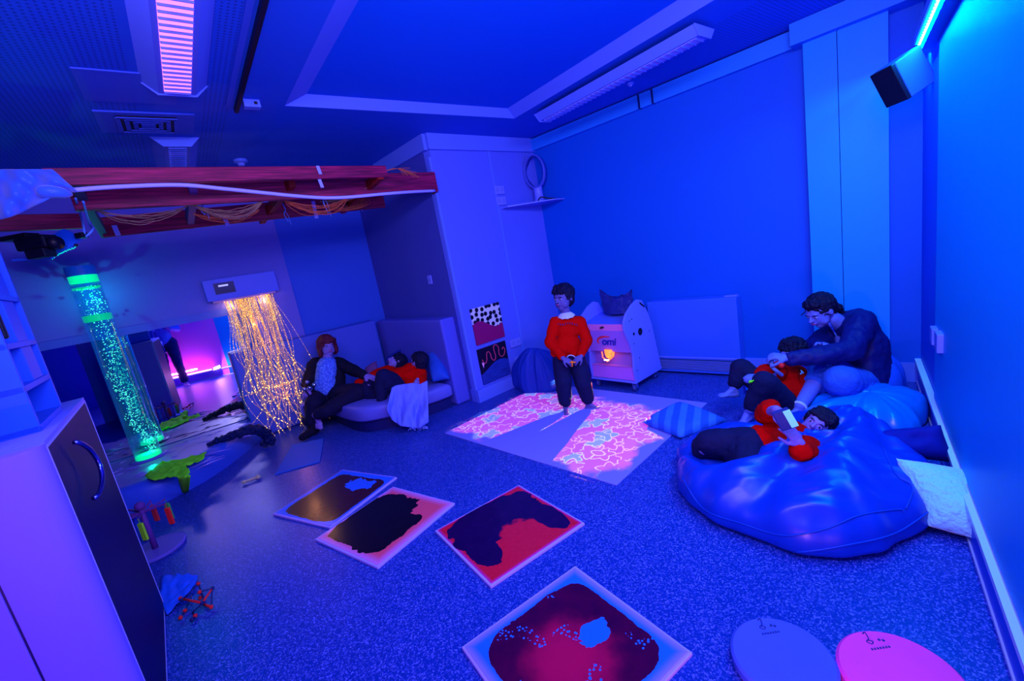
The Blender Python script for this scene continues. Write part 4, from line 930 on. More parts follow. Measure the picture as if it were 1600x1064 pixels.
# ---------------------------------------------------------------- cushions
def cushion(name, corners, th, m, label, cat='cushion', wob=.01, seed=0, pinch=.1, bend=0, n=22):
    """corners: four points, th: thickness"""
    c = [V(p) for p in corners]; up = (c[1]-c[0]).cross(c[3]-c[0]).normalized(); up = up if up.z > 0 else -up
    vs = []; fs = []
    for s in (1, -1):
        for j in range(n+1):
            for i in range(n+1):
                a, b = i/n, j/n; x, y = 2*a-1, 2*b-1
                ed = (1-abs(x)**3.0)*(1-abs(y)**3.0); h_ = th/2*max(0, ed)**.5
                ax, by = .5+x/2*(1-pinch*(1-y*y)*.0-pinch*.35*(1-x*x*0)*(1-abs(y)**2)), .5+y/2*(1-pinch*.35*(1-abs(x)**2))
                p = c[0]*(1-ax)*(1-by)+c[1]*ax*(1-by)+c[2]*ax*by+c[3]*(1-ax)*by
                q = noise.noise(p*7+V(seed, 0, 0))*wob+noise.noise(p*19+V(seed, 3, 0))*wob*.4
                vs.append(p+up*(s*h_+(q*(1 if s > 0 else .3))*ed)+Z*bend*x*x)
    S = (n+1)**2
    for k in (0, S):
        for j in range(n):
            for i in range(n): q = k+j*(n+1)+i; f = (q, q+1, q+n+2, q+n+1); fs.append(f if k == 0 else f[::-1])
    o = obj(name, vs, fs, m, None, True); bm = bmesh.new(); bm.from_mesh(o.data); bmesh.ops.remove_doubles(bm, verts=bm.verts, dist=.0004); bmesh.ops.recalc_face_normals(bm, faces=bm.faces); bm.to_mesh(o.data); bm.free()
    for p in o.data.polygons: p.use_smooth = True
    return tag(o, label, cat)
def fz(x, y, z): return fl(x, y, z)
cm_ = mat('striped_blue_cloth', (.02, .12, .7), .6, bump=.25, bscale=60); N = NT(cm_); tcx = N.n('ShaderNodeTexCoord').outputs['Object']
st = N.m('SINE', N.m('MULTIPLY', N.dot(tcx, (.62, -.35, 0)), 95)); N.link(N.mix(N.smooth(st, -.3, .4), (.012, .085, .6), (.03, .17, .78)), N.b.inputs['Base Color'])
k = [fl(1003, 660, .03), fl(1063, 684, .02), fl(1137, 656, .03), fl(1062, 628, .09)]
cushion('striped_cushion', k, .13, cm_, 'flat blue cushion with faint stripes on the right corner of the star mat', wob=.02)
vel = mat('navy_velvet', (.001, .008, .26), .8, sheen=0, bump=.2, bscale=12)
cushion('velvet_cushion', [fl(1363, 672, .22), fl(1395, 712, .12), fl(1494, 724, .10), fl(1470, 664, .28)], .16, vel, 'dark navy velvet cushion behind the big beanbag, against the right wall', wob=.05, seed=3)
fur = mat('fluffy_pale_fabric', (.22, .80, .98), .9, bump=.8, bscale=45, sheen=.5)  # white fabric, cyan LED light put into its base colour
cushion('fluffy_cushion', [fl(1400, 716, .24), fl(1452, 822, .05), fl(1522, 842, .04), fl(1514, 735, .16)], .15, fur, 'fluffy white cushion, turquoise light put into its colour, beside the right wall', wob=.02, seed=5, n=30)
# ---------------------------------------------------------------- beanbags
def beanbag(name, foot, c, h, m, label, prof=None, wr=.02, seed=0, top=None, nr=34, nt_=120, lean=V(0, 0, 0), cat='beanbag'):
    """foot: outline on the floor, c: centre, top(x, y, rho, ang): height multiplier"""
    foot = [V(p.x, p.y, 0) for p in foot]; c = V(c.x, c.y, 0)
    ang = sorted((math.atan2((p-c).y, (p-c).x), (p-c).length) for p in foot)
    ang = [(ang[-1][0]-2*PI, ang[-1][1])]+ang+[(ang[0][0]+2*PI, ang[0][1])]
    if len(ang) > 4: ang = [(ang[0][0], ang[0][1])]+ang[1:]
    def R(a):
        for i in range(len(ang)-1):
            if ang[i][0] <= a <= ang[i+1][0]:
                t = (a-ang[i][0])/max(1e-6, ang[i+1][0]-ang[i][0]); t = t*t*(3-2*t); return ang[i][1]*(1-t)+ang[i+1][1]*t
        return ang[0][1]
    RR = [R(-PI+2*PI*k/nt_) for k in range(nt_)]
    for _ in range(4): RR = [(RR[k-1]+2*RR[k]+RR[(k+1) % nt_])/4 for k in range(nt_)]
    vs = []; fs = []
    for j in range(nr+1):
        t = j/nr
        if t < .3: s = t/.3; a_ = -PI/2+s*PI/2*1.0; rho = .86+.14*math.cos(a_)**.8 if s < 1 else 1.0; zz = .16*(1+math.sin(a_)); rho = .86+.14*max(0, math.cos(a_))**.8
        else: s = (t-.3)/.7; rho = max(.0, math.cos(s*PI/2))**.85; zz = .16+.84*(math.sin(s*PI/2))**.75
        for k in range(nt_):
            an = -PI+2*PI*k/nt_; d = V(math.cos(an), math.sin(an), 0)
            p = c+d*(RR[k]*rho)
            m_ = top(p.x, p.y, rho, an) if top else 1
            hz_ = h*zz*(1 if zz <= .16 else (.16+(zz-.16)/.84*.84*1)/zz)*(m_ if t > .3 else 1)
            if t > .3: hz_ = h*.16+(h*(zz-.16))*m_
            fold = (math.sin(an*9+4*noise.noise(V(p.x*2, p.y*2, seed)))*.5+noise.noise(V(an*5, t*2.2, seed))*1.3+noise.noise(V(p.x*6, p.y*9, seed+5))*.9)
            q = wr*fold*(.35+.65*math.sin(min(1, max(0, t))*PI))*(1-.5*(1-rho))
            nd = (d*(.9*rho)+Z*(1 if t > .3 else .2)).normalized()
            p = p+Z*max(.003, hz_)+nd*q*(0 if t < .04 else 1)+lean*zz
            if p.z < .003: p.z = .003
            vs.append(p)
    for j in range(nr):
        for k in range(nt_): fs.append((j*nt_+k, j*nt_+(k+1) % nt_, (j+1)*nt_+(k+1) % nt_, (j+1)*nt_+k))
    fs.append(tuple(range(nt_))[::-1])
    o = obj(name, vs, fs, m, None, True); return tag(o, label, cat, 'beanbags on the floor')
leather = mat('blue_leatherette', (.001, .032, .48), .36, bump=.12, bscale=10, spec=.4)
bf = [fl(1062, 735), fl(1075, 792), fl(1120, 826), fl(1180, 850), fl(1240, 874), fl(1300, 883), fl(1370, 872), fl(1420, 852), fl(1455, 815), fl(1458, 770), V(1.86, 1.98, 0), V(1.84, 2.2, 0), V(1.70, 2.40, 0), V(1.4, 2.54, 0), V(1.08, 2.52, 0), V(.86, 2.40, 0)]
bc = V(1.36, 1.98, 0)
def btop(x, y, rho, an):
    sx = max(0, min(1, (x-.80)/.12))*max(0, min(1, (1.62-x)/.14)); sx = sx*sx*(3-2*sx)
    m_ = .86-.60*math.exp(-((y-2.15-.06*math.sin(x*5))/.13)**2)*sx
    m_ += .40*math.exp(-((x-1.76)**2+(y-2.10)**2)/.035)
    if x < 1.62: m_ -= .30*max(0, min(1, (y-2.2)/.15))*(1-max(0, min(1, (x-1.45)/.15)))
    a = math.atan2(y-2.18, x-1.80); r = math.hypot(x-1.8, y-2.18)
    m_ += 0.15*math.sin(a*11+r*3+1.5*noise.noise(V(x*3, y*3, 1)))*min(1, r/.5)*(.3+.7*noise.noise(V(a*2, r*2, 4))+.5)
    u_, w_ = x*.93-y*.37, x*.37+y*.93
    m_ += .26*(.35-abs(noise.noise(V(u_*2.4, w_*8.5, 3.3))))*(1 if y < 2.0 else .4)+.07*(.3-abs(noise.noise(V(u_*5, w_*17, 7))))
    return m_
big = beanbag('beanbag', bf, bc, .30, leather, 'huge glossy blue beanbag with the lying child, nearest to the viewer', top=btop, wr=.013, seed=2, nr=95, nt_=280)
from mathutils.bvhtree import BVHTree
def onsurf(o, px, lift=.002):
    me = o.data; bt_ = BVHTree.FromPolygons([v.co for v in me.vertices], [p.vertices for p in me.polygons]); out = []
    for x, y in px:
        h_ = bt_.ray_cast(CAM, ray(x, y).normalized())
        if h_[0] is not None: out.append(h_[0]+h_[1]*lift)
    return out
seam_m = mat('beanbag_seam', (.004, .05, .50), .4)
def dens(px, k=10): return [(p.x, p.y) for p in catmull([V(x, y, 0) for x, y in px], k)]
for px in ([(1066, 745), (1100, 795), (1160, 818), (1225, 836), (1290, 826), (1340, 806), (1400, 796), (1412, 800)], [(1380, 700), (1400, 742), (1425, 762), (1415, 795)], [(1140, 853), (1240, 862), (1330, 850), (1400, 832), (1456, 795)]):
    q = onsurf(big, dens(px))
    if len(q) > 3: G().tube(q, .0035, 5).build('seam', seam_m, big, True)
sat = mat('satin_sky_blue', (.0, .16, .75), .3, bump=.15, bscale=8, spec=.6)
f2_ = [V(1.62, 2.42, 0), V(1.85, 2.30, 0), V(2.0, 2.12, 0), V(2.22, 2.26, 0), V(2.44, 2.50, 0), V(2.38, 2.62, 0), V(2.1, 2.62, 0), V(1.75, 2.56, 0)]
beanbag('beanbag.001', f2_, V(2.08, 2.42, 0), .22, sat, 'flat sky-blue satin beanbag between the big beanbag and the seated adult', wr=.014, seed=8, nr=30, nt_=120)
f3_ = [V(2.02, 2.84, 0), V(2.12, 2.70, 0), V(2.30, 2.64, 0), V(2.50, 2.63, 0), V(2.60, 2.78, 0), V(2.42, 2.98, 0), V(2.24, 3.16, 0), V(2.08, 3.12, 0)]
def t3(x, y, r, a): return 1-.70*math.exp(-((x-2.20)**2+(y-2.74)**2)/.035)
beanbag('beanbag.002', f3_, V(2.34, 2.88, 0), .36, mat('blue_leatherette_matt', (.010, .09, .72), .4, bump=.25, bscale=18), 'rounded blue beanbag under the seated adult in the corner', wr=.012, seed=12, top=t3)
f4_ = [fl(801, 605), fl(812, 612), fl(840, 614), fl(872, 611), V(.48, 4.2, 0), V(.46, 4.45, 0), V(.22, 4.50, 0), V(.03, 4.34, 0)]
def t4(x, y, r, a): return .85+.35*math.exp(-((x-.16)**2+(y-4.30)**2)/.05)
beanbag('beanbag.003', f4_, V(.22, 4.27, 0), .38, mat('dark_blue_fabric', (.006, .035, .42), .6, bump=.3, bscale=10), 'dark blue beanbag slumped at the pillar behind the standing child', wr=.02, seed=21, top=t4)
# small blue cushion corner by the far wall between heater and adult
cushion('pale_cushion', [fl(1160, 590, .05), fl(1165, 610, .04), fl(1235, 600, .05), fl(1225, 566, .12)], .08, mat('pale_blue_cloth', (.02, .16, .85), .6), 'pale blue cushion on the floor between the heater and the seated adult', wob=.008)
# ---------------------------------------------------------------- green scarves, lace scarf, toys
def cloth_patch(name, outline, z, m, label, cat='scarf', amp=.02, seed=0, n=26, th=.004, zf=None, fr=16):
    """outline: pixel polygon (closed) filled by a fan grid, draped at height z or zf(p)"""
    P = [fl(x, y, z) for x, y in outline]; c = sum(P, V(0, 0, 0))/len(P); m_ = 9; P2 = []
    for i in range(len(P)):
        for t in range(4): P2.append(P[i]+(P[(i+1) % len(P)]-P[i])*t/4)
    vs = [c.copy()]; L = len(P2)
    for r in range(1, m_+1):
        for p in P2: vs.append(c+(p-c)*(r/m_))
    for v in vs:
        q = abs(noise.noise(V(v.x*fr, v.y*fr, seed)))*amp+abs(noise.noise(V(v.x*fr*2.3, v.y*fr*.9, seed+9)))*amp*.6
        v.z = (zf(v) if zf else z)+.004+q
    fs = [(0, 1+k, 1+(k+1) % L) for k in range(L)]
    for r in range(m_-1):
        for k in range(L): fs.append((1+r*L+k, 1+(r+1)*L+k, 1+(r+1)*L+(k+1) % L, 1+r*L+(k+1) % L))
    o = obj(name, vs, fs, m, None, True)
    s = o.modifiers.new('thickness', 'SOLIDIFY'); s.thickness = th; s.offset = 1
    return tag(o, label, cat)
lime = mat('lime_fabric', (.17, 1.0, .03), .8, bump=.15, bscale=30)
ec = [inn(p, 0) for p in pfp]
def rim(v):
    d = (V(v.x, v.y, 0)-cpt).normalized(); b = sorted(pfp, key=lambda p: abs((p-cpt).normalized().cross(d).z)+(1 if (p-cpt).dot(d) < 0 else 0))[:2]; return ((b[0]-cpt).length+(b[1]-cpt).length)/2
def pz(v):                                              # height of the platform below v, rolling over its padded edge
    d = min((V(v.x, v.y, 0)-p).length for p in pfp[::1]); ins = (V(v.x, v.y, 0)-cpt).length < min(((p-cpt).length for p in pfp if True), key=lambda q: 0) 
    return zp+.004 if (V(v.x, v.y, 0)-cpt).length < rim(v)-.02 else .10
    best = min(pfp, key=lambda p: abs((p-cpt).normalized().cross((V(v.x, v.y, 0)-cpt).normalized()).z))
    t = (best-cpt).length-(V(v.x, v.y, 0)-cpt).length
    if t >= .06: return zp+.004
    if t > -.012: return .13+(zp-.126)*max(0, min(1, (t+.01)/.06))
    return .004
cloth_patch('lime_scarf', [(228, 747), (243, 730), (268, 721), (290, 718), (312, 713), (324, 708), (320, 719), (305, 724), (292, 731), (298, 741), (290, 749), (276, 747), (262, 748), (236, 753)], zp+.004, lime, 'crumpled lime green scarf hanging over the platform edge below the tube', amp=.045)
# hanging end of the scarf
g = []; 
for j in range(8):
    t = j/7; g.append([at(278+8*t+(20-11*t)*s, 743+25*t+1.5*math.sin(s*6), zcof(fl(286, 748, zp+.01))*(1-t)+zcof(fl(292, 768, .01))*t-.03*math.sin(t*PI)-.015+.012*math.sin(s*9+t*4)) for s in [i/9 for i in range(10)]])
n_ = 10; o = obj('scarf_end', [p for r in g for p in r], [(i*n_+k, i*n_+k+1, (i+1)*n_+k+1, (i+1)*n_+k) for i in range(7) for k in range(n_-1)], lime, bpy.data.objects['lime_scarf'], True)
s = o.modifiers.new('thickness', 'SOLIDIFY'); s.thickness = .008
lace = mat('dark_sequin_lace', (.004, .012, .10), .35, bump=1.0, bscale=70)
# bone-shaped rattle
a, b = fl(381, 753, .02), fl(403, 745, .02); d = (b-a).normalized()
g = G().tube([a, a+d*.01, (a+b)/2, b-d*.01, b], [.012, .010, .0085, .011, .014], 10).ball(a, (.017, .017, .014), 6).ball(b, (.02, .02, .017), 6).ball(b+V(-.008, .01, .004), .012, 5)
tag(g.build('toy_bone', mat('pale_yellow_plastic', (.42, .42, .30), .5), None, True), 'small pale yellow bone-shaped toy on the floor in front of the platform', 'toy')
# tube stand toy
t0 = fl(240, 858, .02); t0.z = 0; t0 = V(-2.42, 2.46, 0)
t = thing('hanging_chime_stand', t0, 'wooden chime stand with hanging red, green and blue blocks beside the cupboard', 'toy')
wd = mat('mauve_wood', (.13, .03, .28), .6); 
G().lathe(t0, [(.15, .002), (.155, .008), (.155, .02), (.15, .024)], 36).build('stand_base', mat('pale_mauve_wood', (.14, .10, .55), .5), t)
G().tube([t0+Z*.02, t0+Z*.30], [.016, .013], 10).build('post', wd, t, True)
G().ball(t0+Z*.315, .028, 8).build('finial', wd, t, True)
uu_ = RX.copy(); uu_.z = 0; uu_.normalize(); vv_ = V(-uu_.y, uu_.x, 0)
cols = [((.85, .02, .03), 20), ((.35, .9, .03), 305), ((.01, .06, .7), 265), ((.5, .5, .05), 215), ((.85, .02, .03), 190), ((.02, .1, .8), 160), ((.6, .03, .05), 110), ((.05, .4, .1), 60)]
for i, (c_, a) in enumerate(cols):
    a = math.radians(a); d = uu_*math.cos(a)+vv_*math.sin(a); e_ = t0+d*.125+Z*.285
    arm = G().tube([t0+Z*.27, e_], .006, 6).build('arm', wd, t)
    bl = G().cbox(e_-Z*.085, uu_*.028, vv_*.014, Z*.11).tube([e_, e_-Z*.03], .002, 4).build('block', mat('toy_col%d' % i, c_, .4), t, False, .003)
    G().ball(e_-Z*.148, (.011, .011, .009), 5).build('bell', chrome, bl)
# blue cloth and magnetic ball-and-rod toy at the cupboard foot
cloth_patch('blue_cloth', [(252, 903), (280, 901), (310, 902), (306, 915), (290, 935), (262, 962), (250, 940)], .01, mat('bright_blue_cloth', (.01, .11, .85), .6), 'bright blue cloth poking out from behind the storage cupboard', 'cloth', amp=.03, seed=7)
rods = [((282, 935), (316, 942), 'r'), ((284, 937), (310, 912), 'b'), ((310, 912), (320, 940), 'b'), ((316, 942), (332, 919), 'r'), ((289, 954), (282, 965), 'b'), ((289, 954), (300, 930), 'b'), ((300, 958), (316, 942), 'b'), ((305, 966), (302, 958), 'b'), ((330, 948), (332, 919), 'b'), ((330, 948), (318, 944), 'r'), ((312, 925), (318, 933), 'b'), ((332, 919), (312, 925), 'b')]
t = thing('ball_and_rod_toy', fl(305, 950, 0), 'red and dark blue ball-and-rod construction toy lying by the blue cloth', 'toy')
rr = mat('toy_red', (.62, .015, .03), .35); rb = mat('toy_navy', (.004, .01, .12), .35)
def tz(p): return .015+(.05 if p in ((310, 912), (332, 919), (312, 925)) else (.03 if p in ((316, 942), (284, 937), (282, 935)) else 0))
for a, b, c_ in rods: G().tube([fl(*a, tz(a)), fl(*b, tz(b))], .0055 if c_ == 'r' else .003, 6).build('rod', rr if c_ == 'r' else rb, t, True)
for p, c_ in (((310, 912), 'r'), ((312, 925), 'r'), ((284, 937), 'b'), ((282, 935), 'r'), ((289, 954), 'r'), ((282, 965), 'r'), ((316, 942), 'b'), ((332, 919), 'b'), ((330, 948), 'r'), ((305, 962), 'r'), ((300, 968), 'b'), ((313, 934), 'r')): G().ball(fl(*p, tz(p)), .0095, 6).build('ball', rr if c_ == 'r' else rb, t, True)
# ---------------------------------------------------------------- people
def blob(name, parts, voxel, m, parent=None, smooth=6, disp=0, dscale=.08, seed=0):
    """rounded bodies grown together into one continuous surface"""
    g = G()
    for q in parts:
        if q[0] == 'c':                                 # tapered limb: p0, r0, p1, r1
            _, a, ra, b, rb = q; a = V(a); b = V(b); d = b-a; n = max(2, int(d.length/(min(ra, rb)*.5))+1)
            n = min(n, 30); t = d.normalized() if d.length > 1e-6 else Z; x = t.orthogonal().normalized(); y = t.cross(x)
            prof = []
            for k in range(5): an = PI/2*k/4; prof.append((ra*math.sin(an)+1e-4, -ra*math.cos(an)))
            for k in range(1, n): prof.append((ra+(rb-ra)*k/n, d.length*k/n))
            for k in range(5): an = PI/2*k/4; prof.append((rb*math.cos(an)+1e-4, d.length+rb*math.sin(an)))
            g.lathe(a, prof, 14, (x, y, t))
        elif q[0] == 'e':                               # ellipsoid: centre, radii, axes
            _, c, r, ax = q; g.ball(c, r, 9, ax)
    o = g.build(name, m, parent, True)
    r = o.modifiers.new('grow', 'REMESH'); r.mode = 'VOXEL'; r.voxel_size = voxel; r.use_smooth_shade = True
    s = o.modifiers.new('soften', 'SMOOTH'); s.factor = .5; s.iterations = smooth
    if disp:
        t = bpy.data.textures.new(name+'_folds', 'CLOUDS'); t.noise_scale = dscale; t.noise_depth = 2
        d = o.modifiers.new('folds', 'DISPLACE'); d.texture = t; d.strength = disp; d.mid_level = .5; d.texture_coords = 'GLOBAL'
    if name in ('trousers', 'jeans', 'sweatshirt', 'cardigan'):
        d = o.modifiers.new('ease', 'DISPLACE'); d.strength = .007; d.mid_level = 0
    dg = bpy.context.evaluated_depsgraph_get(); me = bpy.data.meshes.new_from_object(o.evaluated_get(dg))
    old = o.data; o.modifiers.clear(); o.data = me; bpy.data.meshes.remove(old)
    if not me.materials: me.materials.append(m)
    for p in me.polygons: p.use_smooth = True
    return o
def chain(pts, rr): return [('c', pts[i], rr[i], pts[i+1], rr[i+1]) for i in range(len(pts)-1)]
def axes(f, u):
    f = V(f).normalized(); s = f.cross(V(u)).normalized(); u = s.cross(f).normalized(); return s, f, u     # side (right), forward, up
SKIN = mat('skin', (.085, .07, .32), .5, var=.06, vscale=14)
SKINP = mat('fair_skin', (.18, .13, .52), .5, var=.06, vscale=14)
HAIR = mat('black_hair', (.002, .002, .035), .6, bump=.9, bscale=60)
EYEW = mat('eye_white', (.3, .35, .8), .3); EYED = mat('eye_dark', (.002, .002, .02), .15)
LIP = mat('lips', (.30, .05, .28), .45)
RED = mat('red_sweatshirt', (.52, .001, .002), .9, bump=.35, bscale=26, spec=.05)
NAVYC = mat('navy_trousers', (.003, .004, .055), .85, bump=.3, bscale=30)
COLLAR = mat('white_collar', (.45, .5, .95), .7)
def head(c, f, u, s, adult=False):
    """face towards f, crown towards u, s = head height; returns body parts and landmarks"""
    S, F, U = axes(f, u); c = V(c)
    P = lambda x, y, z: c+S*(x*s)+F*(y*s)+U*(z*s)
    q = [('e', P(0, -.05, .10), (.335*s, .385*s, .37*s), (S, F, U)),              # cranium
         ('e', P(0, .07, -.08), (.275*s, .29*s, .33*s), (S, F, U)),               # face
         ('e', P(0, .15, -.30), (.15*s, .16*s, .15*s), (S, F, U)),                # chin
         ('e', P(.15, .12, -.20), (.12*s, .15*s, .15*s), (S, F, U)), ('e', P(-.15, .12, -.20), (.12*s, .15*s, .15*s), (S, F, U)),   # cheeks
         ('e', P(0, .31, .10), (.20*s, .055*s, .05*s), (S, F, U)),                # brow
         ('c', P(0, .345, .06), .030*s, P(0, .43, -.075), .050*s),                # nose
         ('e', P(.045, .38, -.085), (.035*s, .04*s, .03*s), (S, F, U)), ('e', P(-.045, .38, -.085), (.035*s, .04*s, .03*s), (S, F, U)),
         ('e', P(0, .355, -.185), (.09*s, .045*s, .035*s), (S, F, U))]            # mouth mound
    for k in (1, -1):
        q += [('e', P(.345*k, -.03, -.01), (.035*s, .075*s, .11*s), (S, F, U)), ('e', P(.36*k, -.045, .04), (.03*s, .05*s, .05*s), (S, F, U))]
    return q, P, (S, F, U)
def face(P, ax, s, par, open_=1.0, lip=LIP):
    S, F, U = ax
    for k in (1, -1):
        e = G().ball(P(.13*k, .318, .015), (.052*s, .03*s, .030*s*open_), 8, (S, F, U)).build('eye', EYEW, par, True)
        G().ball(P(.13*k, .340, .012), (.026*s, .013*s, .026*s*open_), 7, (S, F, U)).build('iris', EYED, e, True)
        G().tube([P(.07*k, .365, .085), P(.14*k, .365, .105), P(.21*k, .325, .085)], [.008*s, .014*s, .006*s], 6).build('eyebrow', HAIR, par, True)
    G().ball(P(0, .385, -.180), (.085*s, .022*s, .014*s), 7, (S, F, U)).ball(P(0, .380, -.205), (.065*s, .024*s, .016*s), 7, (S, F, U)).build('lips', lip, par, True)
def hair_short(P, ax, s, par, m=HAIR, vox=.006, fringe=.8):
    S, F, U = ax
    q = [('e', P(0, -.11, .17), (.40*s, .42*s, .40*s), ax), ('e', P(0, -.22, -.02), (.33*s, .27*s, .36*s), ax),
         ('e', P(.31, -.04, .12), (.075*s, .19*s, .20*s), ax), ('e', P(-.31, -.04, .12), (.075*s, .19*s, .20*s), ax)]
    for i in range(7):
        x = -.27+.09*i; q.append(('c', P(x*.7, .12, .44), .10*s, P(x, .30-.5*x*x, .24-.02*(i % 2)), .045*s))
    return blob('hair', q, vox, m, par, 3, .018*s/.2, .02)
def hand(w, d, n, s, curl=.4, side=1, spread=.12, curls=None):
    """w wrist, d hand direction, n back-of-hand normal, s hand length, side +1: thumb towards d x n"""
    d = V(d).normalized(); n = V(n); n = (n-d*n.dot(d)).normalized(); t = d.cross(n).normalized()*side
    w = V(w); q = [('c', w, .145*s, w+d*.12*s, .15*s), ('e', w+d*.27*s, (.235*s, .25*s, .10*s), (t, d, n)), ('e', w+d*.40*s, (.22*s, .13*s, .085*s), (t, d, n))]
    for i, (off, l, r) in enumerate(((.165, .40, .058), (.058, .45, .060), (-.055, .42, .057), (-.155, .33, .050))):
        c_ = (curls[i] if curls else curl)*(1+.12*i)
        dd = (d+t*(off*spread*4)).normalized(); p = w+d*.47*s+t*off*s; 
        a = 0; pts = [p]
        for k, seg in enumerate((.42, .32, .26)):
            a += c_*(.8 if k == 0 else 1.0); v = dd*math.cos(a)-n*math.sin(a); pts.append(pts[-1]+v*(l*seg*s))
        q += chain(pts, [r*s, r*.95*s, r*.85*s, r*.72*s])
    p0 = w+d*.13*s+t*.15*s; v1 = (d*.62+t*.72-n*.25).normalized(); p1 = p0+v1*.22*s; v2 = (d*.85+t*.25-n*(.2+curl*.6)).normalized(); p2 = p1+v2*.18*s; p3 = p2+(v2-n*curl*.4).normalized()*.13*s
    q += chain([p0, p1, p2, p3], [.085*s, .070*s, .060*s, .048*s])
    return q
def foot(a, d, s, r=.5):
    """a ankle, d toe direction, s foot length, standing on its sole"""
    d = V(d).normalized(); side = d.cross(Z).normalized(); up = side.cross(d).normalized(); a = V(a)
    h = a-up*.22*s
    q = [('c', a, .14*s, h-d*.10*s+up*.02*s, .13*s), ('c', h-d*.12*s, .12*s, h+d*.30*s-up*.01*s, .13*s), ('c', a, .13*s, h+d*.34*s, .10*s), ('e', h+d*.42*s-up*.03*s, (.19*s, .18*s, .085*s), (side, d, up))]
    for i, o_ in enumerate((-.14, -.065, 0, .065, .125)):
        q.append(('c', h+d*.50*s+side*o_*s-up*.045*s, .042*s, h+d*(.66-.03*abs(i-1))*s+side*o_*1.1*s-up*.06*s, .036*s))
    return q
def collar(c, ax, r, par, s=1):
    S, F, U = ax; g = G(); n = 20; v = []; f = []
    for j, (rr, h_) in enumerate(((r*.85, .012), (r*1.1, .006), (r*1.6, -.018), (r*1.66, -.024))):
        for k in range(n): a = 2*PI*k/n; v.append(V(c)+S*(rr*math.cos(a)*s)+F*(rr*math.sin(a)*s)+U*((h_-(.018 if math.sin(a) > .8 and j > 1 else 0)+(.004*math.sin(a*7) if j > 1 else 0))*s))
    for j in range(3):
        for k in range(n): f.append((j*n+k, j*n+(k+1) % n, (j+1)*n+(k+1) % n, (j+1)*n+k))
    o = obj('collar', v, f, COLLAR, par, True); q = o.modifiers.new('t', 'SOLIDIFY'); q.thickness = .004; return o
def person(name, loc, label): return tag_person(name, loc, label)
def lacework():
    P_ = [fl(326, 694, zp+.02), fl(340, 688, zp+.03), fl(356, 683, zp+.035), fl(372, 677, zp+.045), fl(390, 671, zp+.045), fl(404, 671, zp+.03), fl(416, 679, .13), fl(422, 688, .06), fl(412, 694, .04)]
    rr_ = [.018, .028, .034, .042, .046, .044, .045, .045, .03]
    o = blob('lace_scarf', chain(P_, rr_), .008, lace, None, 1, .05, .035)
    tag(o, 'dark glittery lace scarf lying in a ridge on the platform edge by the fibres', 'scarf')
    g = G(); rnd = random.Random(5)
    for v in o.data.vertices:
        if rnd.random() < .03: g.ball(v.co+v.normal*.001, .003, 3)
    g.build('sequin', mat('sequin_blue', (.03, .08, .6), .2, .6), o)['kind'] = 'stuff'
lacework()

